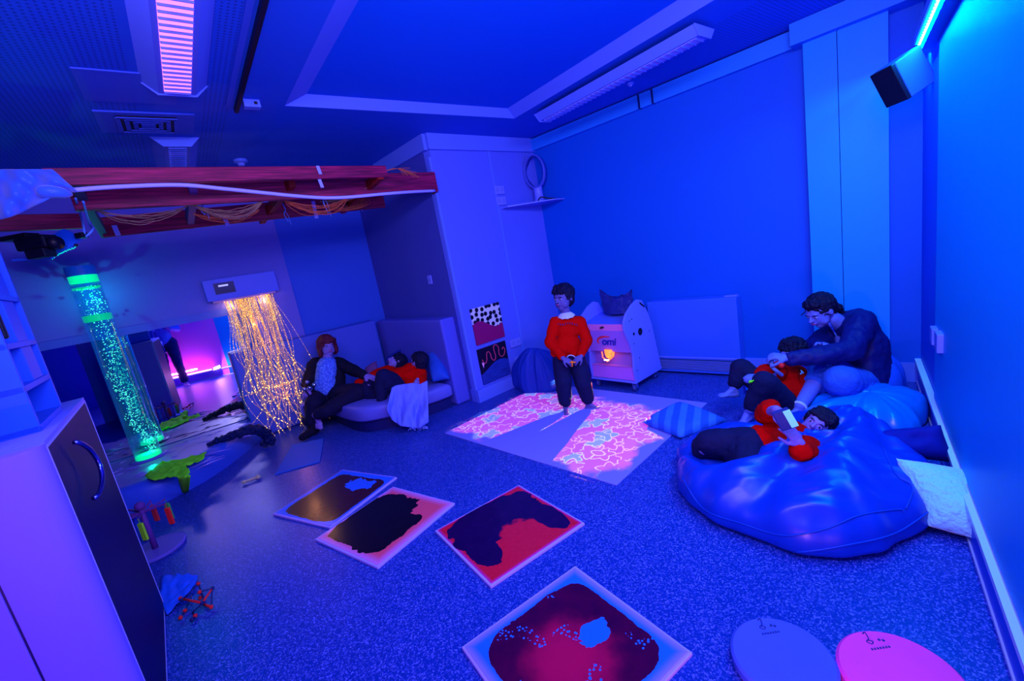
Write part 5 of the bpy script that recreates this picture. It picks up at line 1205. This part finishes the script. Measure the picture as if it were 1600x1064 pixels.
# ---- standing child in a red sweatshirt
def standing_child():
    D = 3.70; K = lambda x, y, d=0: at(x, y, D+d)
    t = thing('person', fl(905, 636, 0), 'child in a red sweatshirt and navy joggers standing barefoot on the star mat', 'person')
    R_ = RX; hc = K(880, 466, -.07); hs = .225
    hd = (RX*-.62-_fw*.62-Z*.22); up = V(0.02, 0, 1)
    q, P, ax = head(hc, hd, up, hs)
    neck0, neck1 = K(884, 490, -.04), K(882, 478, -.06)
    sl, sr = K(866, 503, -.02), K(908, 503, -.04); el, er = K(861, 536, -.02), K(914, 534, -.06)
    wl, wr_ = K(880, 560, -.13), K(908, 556, -.14)
    b = q+[('c', neck0, .042, neck1, .038), ('c', K(886, 498), .06, K(887, 545), .075)]
    b += chain([sl, el, wl], [.036, .030, .020])+chain([sr, er, wr_], [.036, .030, .020])
    tips = K(893, 567, -.16)
    b += hand(wl, K(894, 567, -.155)-wl, -_fw+Z*.8, .115, .45, 1)+hand(wr_, K(895, 568, -.16)-wr_, -_fw+Z*.8, .115, .45, -1)
    hl, hr = K(878, 565, .0), K(900, 565, .0); kl, kr = K(882, 598, -.03), K(912, 600, -.04); al, ar = K(883, 629, .02), K(919, 626, .0)
    b += chain([hl, kl, al], [.06, .045, .028])+chain([hr, kr, ar], [.06, .045, .028])
    al.z = max(al.z, .045); ar.z = max(ar.z, .045)
    fl1 = (-_fw-RX*.05); fl1.z = 0; fr1 = (RX*.95-_fw*.35); fr1.z = 0
    al.z = .045; ar.z = .045
    b += foot(al, fl1, .165)+foot(ar, fr1, .165)
    body = blob('body', b, .0042, SKIN, t, 3)
    face(P, ax, hs, body); hair_short(P, ax, hs, t)
    j = [('e', K(886, 514, -.02), (.102, .078, .12), axes(-_fw, Z)), ('e', K(887, 538, -.02), (.105, .080, .10), axes(-_fw, Z)), ('c', K(868, 504, -.02), .05, K(906, 504, -.03), .05), ('c', K(871, 549, -.01), .055, K(903, 549, -.02), .055)]
    j += chain([K(867, 505, -.02), K(859, 535, -.02), K(878, 556, -.10)], [.044, .041, .032])+chain([K(907, 505, -.04), K(917, 532, -.07), K(908, 552, -.12)], [.044, .041, .032])
    blob('sweatshirt', j, .008, RED, t, 3, .014, .05)
    collar(K(884, 491, -.035), axes(-_fw, Z), .045, t)
    tr = [('c', K(876, 560), .062, K(900, 560), .062)]+chain([K(877, 562), K(880, 597, -.03), K(883, 626, .01)], [.072, .066, .050])+chain([K(901, 562), K(911, 598, -.04), K(918, 622, .0)], [.072, .066, .050])
    tr += [('e', K(883, 628, .01), (.046, .046, .022), axes(-_fw, Z)), ('e', K(918, 624, 0), (.048, .048, .022), axes(-_fw, Z))]
    blob('trousers', tr, .007, NAVYC, t, 2, .012, .05)
    sg = K(888, 512, -.115)                               # lettering-like print across the chest
    g = G(); rnd = random.Random(3)
    for i in range(9):
        p = K(872+i*3.6, 506+1.2*math.sin(i), -.108-.012*math.cos((i-4)/4)); g.tube(catmull([p-Z*.008, p+Z*.008+RX*.003, p+RX*.006-Z*.006], 3), .0022, 5)
    g.build('chest_print', mat('print_dark', (.05, .01, .12), .7), t)['kind'] = 'stuff'
    g = G().tube(catmull([K(886, 558, -.10), K(890, 555, -.105), K(896, 556, -.105), K(899, 559, -.10)], 4), .004, 6); g.build('drawstring', COLLAR, t)
    o = G().ball(K(894, 566, -.19), .013, 6).tube([K(894, 566, -.19), K(894, 573, -.19)], .006, 6).tube([K(890, 566, -.19), K(900, 566, -.19)], .006, 6).build('small_toy', mat('orange_toy', (.9, .2, .02), .4), None, True)
    tag(o, 'tiny orange toy held in the standing child hands', 'toy')
standing_child()
# ---- woman with red bobbed hair on the alcove seat
def woman():
    D = 4.55; K = lambda x, y, d=0: at(x, y, D+d)
    t = thing('person', V(-1.9, 4.5, 0), 'woman with a reddish bob, black cardigan and blue patterned top seated by the fibres', 'person')
    hc = K(511, 541, -.02); hs = .225
    q, P, ax = head(hc, RX*.62-_fw*.75-Z*.12, V(.03, 0, 1)+RX*.05, hs)
    N0, N1 = K(511, 566, .0), K(512, 556, -.01)
    sl, sr = K(489, 574, .02), K(532, 570, .02)
    el, er = K(482, 598, .02), K(553, 580, -.02); wl, wr_ = K(484, 608, -.16), K(570, 587, -.12)
    hip, hip2 = K(500, 618, .05), K(520, 618, .05)
    kl = K(492, 628, -.25); kr = K(560, 612, -.22); al = K(486, 660, -.25); ar = K(494, 648, -.32)
    b = q+[('c', N0, .055, N1, .05), ('c', K(511, 578), .10, K(508, 610), .11)]
    b += chain([sl, el, wl], [.05, .04, .028])+chain([sr, er, wr_], [.05, .04, .028])
    b += hand(wl, K(480, 612, -.24)-wl, Z-RX*.2, .17, .9, 1)+hand(wr_, K(584, 590, -.14)-wr_, Z*1-_fw*.3, .175, .25, 1)
    b += chain([hip2, kr, ar], [.09, .06, .04])+chain([hip, kl, al], [.09, .06, .04])
    fdir = K(494, 666, -.36)-ar; b += foot(ar, V(fdir.x, fdir.y, fdir.z), .21)
    body = blob('body', b, .006, SKINP, t, 3)
    face(P, ax, hs, body, .8)
    HR = mat('auburn_hair', (.075, .006, .03), .45, bump=.8, bscale=50)
    hq = [('e', P(0, -.10, .17), (.42*hs, .43*hs, .40*hs), ax), ('e', P(0, -.24, -.12), (.38*hs, .27*hs, .42*hs), ax)]
    for k in (1, -1): hq += [('c', P(.33*k, .0, .25), .12*hs, P(.36*k, .06, -.30), .10*hs), ('c', P(.30*k, -.15, .0), .15*hs, P(.34*k, -.06, -.40), .09*hs)]
    for i in range(6): x = -.25+.10*i; hq.append(('c', P(x*.6, .12, .46), .09*hs, P(x*1.15, .29-.6*x*x, .27), .045*hs))
    blob('hair', hq, .007, HR, t, 3, .02, .02)
    top = mat('blue_patterned_blouse', (.10, .25, .9), .7); NN = NT(top); tcb = NN.n('ShaderNodeTexCoord').outputs['Object']
    NN.link(NN.mix(NN.smooth(NN.noise(tcb, 60, 3), .48, .55), (.04, .11, .7), (.10, .24, .9)), NN.b.inputs['Base Color'])
    blob('blouse', [('c', K(511, 573, -.04), .105, K(509, 606, -.05), .115), ('c', K(505, 566, -.03), .05, K(518, 566, -.03), .05)], .009, top, t, 3, .012, .05)
    BK = mat('black_cardigan', (.003, .003, .022), .85, bump=.3, bscale=30)
    cg = chain([K(491, 572, .02), K(481, 597, .03), K(484, 604, -.12)], [.07, .055, .042])+chain([K(531, 569, .02), K(553, 579, -.02), K(568, 586, -.11)], [.066, .055, .040])
    cg += [('c', K(495, 570, .03), .075, K(495, 616, .0), .10), ('c', K(527, 569, .03), .07, K(524, 614, .0), .10), ('c', K(500, 572, .08), .09, K(520, 612, .09), .12)]
    blob('cardigan', cg, .010, BK, t, 3, .02, .06)
    TR = mat('black_trousers', (.003, .003, .035), .8, bump=.3, bscale=25)
    tr = [('c', K(498, 616, .04), .12, K(522, 616, .04), .12)]+chain([K(520, 618, .0), K(560, 613, -.22)], [.115, .085])+chain([K(560, 613, -.22), K(510, 642, -.34), K(499, 646, -.34)], [.083, .062, .055])
    tr += chain([K(500, 620, 0), K(491, 630, -.24), K(488, 656, -.25)], [.11, .082, .062])
    blob('trousers', tr, .010, TR, t, 3, .018, .07)
    sh = K(488, 664, -.25); sh.z = .05; dd = K(474, 676, -.35)-sh; dd.z = 0; dd.normalize()
    blob('shoe', [('c', sh-dd*.02, .045, sh+dd*.14-Z*.01, .036), ('c', sh, .05, sh+Z*.08, .05)], .008, BK, t, 3)
    # jingle-bell stick held in the hand
    tt = thing('jingle_bells', K(482, 606, -.30), 'silver jingle bells on a dark stick in the seated woman left hand', 'instrument')
    G().tube([K(470, 600, -.26), K(483, 618, -.26)], .008, 8).build('stick', black, tt, True)
    for (x, y) in ((480, 597), (491, 601), (484, 606), (476, 608)): G().ball(K(x, y, -.30), .019, 8).build('bell', chrome, tt, True)
woman()
# ---- two children lying on the alcove seat
def sofa_children():
    D = 4.5; K = lambda x, y, d=0: at(x, y, D+d)
    t = thing('person', V(-1.1, 4.6, 0), 'child in a red sweatshirt lying back on the alcove seat, one bare foot hanging down', 'person')
    hs = .20; hc = K(654, 566, -.12)
    q, P, ax = head(hc, -RX*.8+_fw*.5+Z*.25, Z*.9+RX*.45, hs)
    b = q+[('c', K(645, 578, -.10), .045, K(650, 574, -.1), .04), ('c', K(640, 588, -.1), .075, K(620, 600, -.15), .08)]
    b += chain([K(655, 588, -.2), K(652, 600, -.30)], [.034, .024])+hand(K(650, 596, -.32), K(652, 610, -.34)-K(650, 596, -.32), -_fw+RX*.3, .13, .3, 1)
    b += chain([K(618, 602, -.15), K(600, 585, -.28), K(597, 622, -.32), K(600, 630, -.33)], [.065, .05, .03, .027])+foot(K(597, 634, -.34), (K(594, 652, -.38)-K(597, 634, -.34)), .17)
    body = blob('body', b, .0055, SKINP, t, 3); face(P, ax, hs, body, .5); hair_short(P, ax, hs*1.05, t, vox=.007)
    blob('sweatshirt', [('c', K(643, 583, -.10), .10, K(622, 594, -.12), .11), ('c', K(655, 586, -.14), .075, K(656, 600, -.24), .055), ('c', K(640, 590, -.14), .1, K(645, 600, -.18), .08), ('c', K(625, 588, -.08), .07, K(604, 586, .02), .06)], .010, RED, t, 3, .02, .06)
    blob('trousers', chain([K(622, 600, -.16), K(599, 588, -.28)], [.095, .07])+chain([K(599, 588, -.28), K(595, 608, -.31), K(597, 625, -.33)], [.068, .058, .045])+chain([K(626, 604, -.18), K(606, 600, -.30)], [.09, .065]), .009, NAVYC, t, 3, .014, .06)
    t = thing('person', V(-1.4, 4.9, 0), 'dark-haired child half hidden on the alcove seat behind the other, next to the woman hand', 'person')
    hc = K(619, 566, .12); q, P, ax = head(hc, -RX*.6-_fw*.2+Z*.5, Z*.9-RX*.1+_fw*.4, hs)
    b = q+[('c', K(612, 580, .1), .045, K(616, 572, .1), .04), ('c', K(606, 590, .05), .07, K(590, 600, -.02), .075), ('c', K(590, 600, 0), .06, K(575, 606, -.15), .05)]
    body = blob('body', b, .006, SKINP, t, 3); face(P, ax, hs, body, .5); hair_short(P, ax, hs*1.08, t, vox=.007)
    blob('sweatshirt', [('c', K(608, 584, .06), .09, K(588, 592, .02), .09), ('c', K(562, 600, -.06), .05, K(566, 612, -.10), .045)], .010, RED, t, 3, .018, .06)
    blob('trousers', [('c', K(588, 600, -.02), .09, K(572, 610, -.14), .075), ('c', K(572, 612, -.14), .07, K(590, 622, -.2), .06)], .009, NAVYC, t, 3, .014, .06)
sofa_children()
# ---- adult in a dark jacket sitting on the corner beanbag
def seated_adult():
    D = 2.92; K = lambda x, y, d=0: at(x, y, D+d)
    t = thing('person', V(2.1, 2.85, 0), 'adult in a dark jacket with plaited hair and rolled jeans, leaning over a child', 'person')
    hs = .225; hc = K(1281, 487, -.02)
    q, P, ax = head(hc, -RX*.86-_fw*.22-Z*.58, Z*.85-RX*.50-_fw*.05, hs)
    sl, sr = K(1344, 505, -.12), K(1300, 520, .18)
    el, wl = K(1325, 552, -.24), K(1230, 560, -.20)
    er, wr_ = K(1272, 545, .12), K(1287, 541, -.12)
    b = q+[('c', K(1316, 508, .02), .055, K(1298, 497, .0), .052), ('c', K(1332, 525, .03), .11, K(1352, 590, .02), .13)]
    b += chain([sl, el, wl], [.05, .04, .026])+hand(wl, K(1210, 556, -.18)-wl, Z*1-_fw*.4, .165, .8, -1)
    b += chain([sr, er, wr_], [.05, .04, .026])+hand(wr_, K(1304, 536, -.30)-wr_, -_fw+Z*.7, .16, .30, 1)
    b += chain([K(1345, 598, .05), K(1288, 575, -.05), K(1250, 634, -.22)], [.10, .062, .036])+foot(K(1249, 640, -.22), -RX-_fw*.2, .2)
    body = blob('body', b, .0055, SKINP if False else mat('mid_skin', (.10, .14, .62), .5), t, 3); face(P, ax, hs, body, .45)
    hq = [('e', P(0, -.12, .16), (.40*hs, .42*hs, .40*hs), ax), ('e', P(0, -.30, .0), (.30*hs, .22*hs, .34*hs), ax), ('e', P(0, .10, .36), (.30*hs, .24*hs, .14*hs), ax)]
    for i in range(7): hq.append(('e', P(.05*math.sin(i*2.5), -.46-.07*i, -.02-.10*i-.012*i*i), (.12*hs*(1-.06*i),)*3, ax))
    hair = blob('hair', hq, .006, HAIR, t, 3, .02, .016)
    g = G(); e_ = P(0, -.9, -1.0)
    for i in range(9): rnd = random.Random(i); a = P(0, -.80+.02*i, -.55); g.tube([a, a+RX*(.05+.01*i)+Z*rnd.uniform(-.02, .01)], [.004, .001], 4)
    g.build('hair_wisp', HAIR, hair)['kind'] = 'stuff'
    G().tube([P(.37, .3, .06), P(.385, -.02, .07)], .003*1, 6).build('glasses_arm', black, t)
    JK = mat('dark_blue_jacket', (.002, .005, .13), .6, bump=.4, bscale=18)
    j = [('c', K(1338, 510, .02), .125, K(1350, 590, .03), .155), ('c', K(1345, 506, -.10), .085, K(1300, 518, .15), .075), ('c', K(1352, 540, .0), .13, K(1366, 580, .02), .10), ('c', K(1335, 500, .0), .07, K(1310, 508, .03), .06)]
    j += chain([K(1345, 508, -.12), K(1328, 548, -.24), K(1280, 556, -.24), K(1236, 560, -.20)], [.082, .070, .060, .045])
    j += chain([K(1298, 520, .17), K(1272, 540, .10), K(1285, 545, -.02)], [.075, .062, .05])
    blob('jacket', j, .010, JK, t, 2, .028, .06)
    G().tube(catmull([K(1296, 505, -.08), K(1301, 515, -.12), K(1307, 524, -.13)], 4), .006, 6).build('zip', chrome, t)
    JN = mat('blue_denim', (.02, .10, .68), .8, bump=.35, bscale=80)
    jn = [('c', K(1340, 605, .05), .13, K(1360, 605, .05), .13)]+chain([K(1350, 604, .02), K(1314, 596, -.26)], [.11, .095])+chain([K(1310, 598, -.16), K(1330, 612, -.22), K(1355, 612, -.2)], [.09, .07, .05])
    jn += chain([K(1340, 598, .05), K(1287, 574, -.04), K(1273, 600, -.10)], [.10, .085, .068])
    blob('jeans', jn, .009, JN, t, 3, .016, .06)
    c0 = K(1272, 602, -.11); d_ = (K(1250, 636, -.22)-K(1288, 575, -.05)).normalized(); x = d_.orthogonal().normalized(); y = d_.cross(x)
    G().lathe(c0-d_*.02, [(.074, 0), (.077, .01), (.077, .035), (.07, .04)], 20, (x, y, d_)).build('rolled_cuff', JN, t, True)
    c1 = K(1250, 634, -.215); G().lathe(c1, [(.042, 0), (.044, .008), (.042, .016)], 18, (x, y, d_)).build('sock_band', COLLAR, t, True)
seated_adult()
# ---- child sitting between the adult knees
def knee_child():
    D = 2.90; K = lambda x, y, d=0: at(x, y, D+d)
    t = thing('person', V(1.75, 2.85, 0), 'child in a red sweatshirt sitting against the adult, knees up and feet bare', 'person')
    hs = .205; hc = K(1238, 553, .02)
    q, P, ax = head(hc, -RX*.75-_fw*.35-Z*.25, Z, hs)
    b = q+[('c', K(1232, 582, .02), .045, K(1237, 570, .02), .04), ('c', K(1226, 595, .0), .08, K(1228, 620, 0), .085)]
    b += chain([K(1208, 582, -.10), K(1188, 590, -.15), K(1180, 589, -.2)], [.038, .030, .02])+hand(K(1184, 588, -.2), K(1170, 590, -.22)-K(1184, 588, -.2), Z-_fw*.3, .12, .7, 1)
    b += chain([K(1222, 628, -.0), K(1158, 572, .10), K(1146, 606, .10)], [.07, .05, .028])+chain([K(1222, 630, -.12), K(1194, 596, -.26), K(1172, 640, -.20)], [.07, .05, .028])
    a1 = K(1147, 608, .10); a1.z = max(.045, a1.z); b += foot(a1, -RX*.95-_fw*.1+V(0, 0, 0), .17)
    a2 = K(1168, 645, -.18); b += foot(a2, (K(1150, 658, -.22)-a2), .17)
    body = blob('body', b, .005, mat('mid_skin', (.10, .14, .62), .5), t, 3); face(P, ax, hs, body); hair_short(P, ax, hs, t)
    j = [('c', K(1226, 585, .02), .10, K(1226, 612, -.02), .11), ('c', K(1244, 586, .0), .065, K(1240, 612, -.08), .05)]+chain([K(1212, 582, -.06), K(1196, 582, -.10), K(1190, 586, -.16)], [.06, .048, .038])
    blob('sweatshirt', j, .008, RED, t, 3, .02, .05)
    collar(K(1235, 577, .0), axes(-_fw-RX, Z), .05, t)
    tr = [('c', K(1220, 628, -.02), .09, K(1230, 628, -.04), .09)]+chain([K(1222, 626, .0), K(1158, 576, .10), K(1149, 598, .10)], [.08, .065, .042])+chain([K(1222, 630, -.10), K(1194, 598, -.25), K(1175, 632, -.20)], [.085, .068, .044])
    blob('trousers', tr, .008, NAVYC, t, 3, .014, .05)
    tg = thing('toy_glasses', K(1215, 572, -.14), 'clear goggles with a red button that the adult holds to the child face', 'toy')
    cl = mat('clear_plastic', (.15, .25, .8), .15, alpha=.6)
    G().tube(catmull([K(1206, 556, -.12), K(1206, 572, -.16), K(1214, 580, -.18), K(1222, 586, -.16)], 5), .012, 8).build('frame', cl, tg, True)
    G().ball(K(1221, 571, -.26), .017, 7).build('button', mat('toy_red', (.62, .015, .03), .35), tg, True)
    o = G().ball(K(1173, 596, -.26), (.012, .012, .008), 5).tube([K(1170, 598, -.26), K(1178, 594, -.26)], .004, 5).build('green_toy', mat('lime_fabric', (.10, .85, .02), .8), None, True); tag(o, 'small lime toy in the hand of the child by the adult knee', 'toy')
knee_child()
# ---- child lying on the big beanbag holding a handheld device
def bag_child():
    D = 2.33; K = lambda x, y, d=0: at(x, y, D+d)
    t = thing('person', V(1.3, 2.1, 0), 'child in a red sweatshirt lying on the big beanbag holding up a device', 'person')
    hs = .185; hc = K(1276, 664, -.08)
    q, P, ax = head(hc, -RX*.55-_fw*.60-DN*.0+Z*.30+DN*.12, RX*.80-DN*.62+_fw*.1, hs)
    b = q+[('c', K(1258, 690, -.06), .048, K(1266, 680, -.06), .04), ('c', K(1245, 695, -.08), .075, K(1195, 695, -.08), .085)]
    s1, s2 = K(1240, 672, .0), K(1262, 702, -.22)
    b += chain([s1, K(1195, 645, -.02), K(1213, 640, -.22)], [.038, .033, .022])+hand(K(1210, 640, -.20), K(1226, 652, -.27)-K(1210, 640, -.20), -_fw-RX*.6, .125, .55, 1)
    b += chain([s2, K(1254, 718, -.30), K(1250, 692, -.32)], [.038, .032, .022])+hand(K(1250, 694, -.32), K(1232, 668, -.33)-K(1250, 694, -.32), -_fw-DN*.1, .135, .38, -1, .22)
    b += chain([K(1175, 700, -.06), K(1112, 698, .0), K(1100, 700, .02)], [.07, .05, .04])
    body = blob('body', b, .0042, SKINP, t, 3); face(P, ax, hs, body)
    hair_short(P, ax, hs, t)
    j = [('c', K(1244, 688, -.06), .088, K(1190, 697, -.08), .102), ('c', K(1250, 700, -.12), .075, K(1258, 704, -.2), .06)]
    j += chain([K(1238, 676, -.02), K(1198, 648, -.01), K(1205, 638, -.12)], [.055, .052, .040])+chain([K(1262, 700, -.20), K(1257, 714, -.27), K(1252, 704, -.31)], [.056, .056, .045])
    blob('sweatshirt', j, .0075, RED, t, 3, .022, .045)
    tr = [('c', K(1172, 697, -.08), .092, K(1160, 708, -.08), .09)]+chain([K(1165, 695, -.06), K(1110, 692, .02), K(1098, 700, .05)], [.085, .072, .055])+chain([K(1170, 712, -.12), K(1174, 745, -.24), K(1186, 765, -.22)], [.088, .07, .055])
    blob('trousers', tr, .008, NAVYC, t, 3, .02, .05)
    ex = (RX*.75+DN*.55+_fw*.1).normalized(); ey = (RX*-.45+DN*.75).normalized(); ey = (ey-ex*ey.dot(ex)).normalized(); ez = ex.cross(ey)
    dt = thing('handheld_device', K(1224, 656, -.36), 'small silver handheld device held above the lying child face', 'device')
    u1 = (DN*.86+RX*.50).normalized(); u2 = (RX*.80-DN*.28-_fw*.45).normalized(); u2 = (u2-u1*u2.dot(u1)).normalized(); u3 = u1.cross(u2)
    c = K(1226, 655, -.37); G().cbox(c, u1*.095, u2*.07, u3*.03).build('case', mat('device_dark', (.02, .03, .2), .25), dt, False, .006)
    G().cbox(c+u2*.016-u3*.0*1+(-_fw)*.016, u1*.085, u2*.03, u3*.006).build('screen', mat('device_screen', (.2, .6, .7), .2, emit=(.15, .6, .7), estr=.5), dt, False, .002)
bag_child()
# ---- person behind the viewpoint, seen only in the mirror
def mirror_person():
    o0 = V(-.24, -.44, 0)
    t = thing('person', o0, 'standing person in a pale shirt and jeans, seen from the waist down in the mirror', 'person')
    f = (V(-3.5, 4.2, 0)-o0).normalized(); s = V(f.y, -f.x, 0)
    p = lambda a, b_, c: o0+s*a+f*b_+Z*c
    b = [('c', p(0, 0, 1.05), .11, p(0, 0, 1.35), .13), ('c', p(0, 0, 1.42), .05, p(0, 0, 1.50), .05)]
    q, P, ax = head(p(0, .0, 1.62), f, Z, .23); b += q
    for k in (1, -1): b += chain([p(.1*k, 0, .92), p(.11*k, .03, .50), p(.12*k, 0, .09)], [.08, .055, .04])+foot(p(.12*k, 0, .07), f+s*.3*k, .24)+chain([p(.19*k, 0, 1.40), p(.26*k, -.02, 1.14), p(.14*k, .15, 1.2)], [.05, .04, .03])+hand(p(.14*k, .15, 1.2), f*.5-s*k*.3+Z*.2, Z, .17, .6, k)
    body = blob('body', b, .008, SKINP, t, 3); hair_short(P, ax, .23, t, vox=.009)
    blob('jeans', [('c', p(-.08, 0, .93), .105, p(.08, 0, .93), .105)]+sum([chain([p(.1*k, 0, .9), p(.11*k, .03, .50), p(.12*k, 0, .12)], [.105, .078, .062]) for k in (1, -1)], []), .011, mat('dark_denim', (.006, .01, .12), .8), t, 3, .02, .08)
    blob('shirt', [('c', p(0, 0, 1.0), .15, p(0, 0, 1.34), .155)]+sum([chain([p(.18*k, 0, 1.38), p(.27*k, -.02, 1.14), p(.16*k, .13, 1.19)], [.075, .058, .045]) for k in (1, -1)], []), .012, mat('pale_shirt', (.12, .18, .75), .8), t, 3, .02, .08)
mirror_person()
# ---- blanket hanging over the alcove seat edge, cushions on the seat
D_ = 4.02
def blanket():
    top = [(612, 606, .02), (618, 602, .0), (630, 600, -.05), (645, 598, -.06), (656, 600, -.1), (668, 594, -.1)]
    bot = [(604, 640), (612, 656), (626, 666), (640, 668), (655, 670), (670, 660)]
    rows = []
    for j in range(16):
        t_ = j/15; r = []
        for i in range(31):
            s = i/30*5; k = min(4, int(s)); u = s-k
            tx_, ty_ = [top[k][a]*(1-u)+top[k+1][a]*u for a in (0, 1)]; bx, by = [bot[k][a]*(1-u)+bot[k+1][a]*u for a in (0, 1)]
            fold = .085*noise.noise(V(i*.16+t_*1.4, t_*1.6, 2.2))+.030*noise.noise(V(i*.5-t_*2, t_*2.5, 5.1))+.006*math.sin(i*1.1+t_*3)
            p = at(tx_+(bx-tx_)*t_, ty_+(by-ty_)*t_, D_+.02+fold*(.3+t_)-.13*t_)
            if p.z < .02: p.z = .02
            r.append(p)
        rows.append(r)
    return sheet('blanket', rows, mat('pale_blue_blanket', (.13, .20, .90), .85, bump=.4, bscale=60), 'pale blue crumpled blanket hanging over the front of the alcove seat', 'blanket', .012)
bl_ = blanket()
g = G()
rnd = random.Random(2)
for i in range(26):
    a = at(640+i*1.15+rnd.uniform(-1, 1), 667+rnd.uniform(-2, 2), D_-.12); a.z = max(a.z, .03); g.tube([a, a+V(rnd.uniform(-.01, .01), -.01, -.02)+RX*rnd.uniform(-.015, .015)], .003, 4)
g.build('fringe', mat('pale_blue_blanket', (.13, .20, .90), .85), bl_)['kind'] = 'stuff'
ck = mat('soft_blue_cloth', (.012, .075, .55), .7, bump=.3, bscale=30)
def K4(x, y, d): return at(x, y, d)
cushion('seat_cushion', [K4(668, 556, 4.62), K4(686, 540, 4.60), K4(703, 592, 4.32), K4(676, 597, 4.34)], .13, ck, 'blue cushion propped upright at the right end of the alcove seat', wob=.02, seed=2)
cushion('seat_cushion.001', [K4(602, 560, 4.78), K4(626, 545, 4.8), K4(632, 580, 4.65), K4(606, 585, 4.66)], .12, mat('navy_cloth', (.005, .02, .28), .75, bump=.3, bscale=30), 'dark navy cushion behind the heads of the children on the alcove seat', wob=.02, seed=6)
cushion('seat_cushion.002', [K4(570, 576, 4.72), K4(588, 564, 4.74), K4(592, 580, 4.64), K4(574, 592, 4.62)], .07, mat('mauve_cloth', (.13, .045, .22), .75), 'small mauve cushion between the woman arm and the lying children', wob=.01, seed=9)
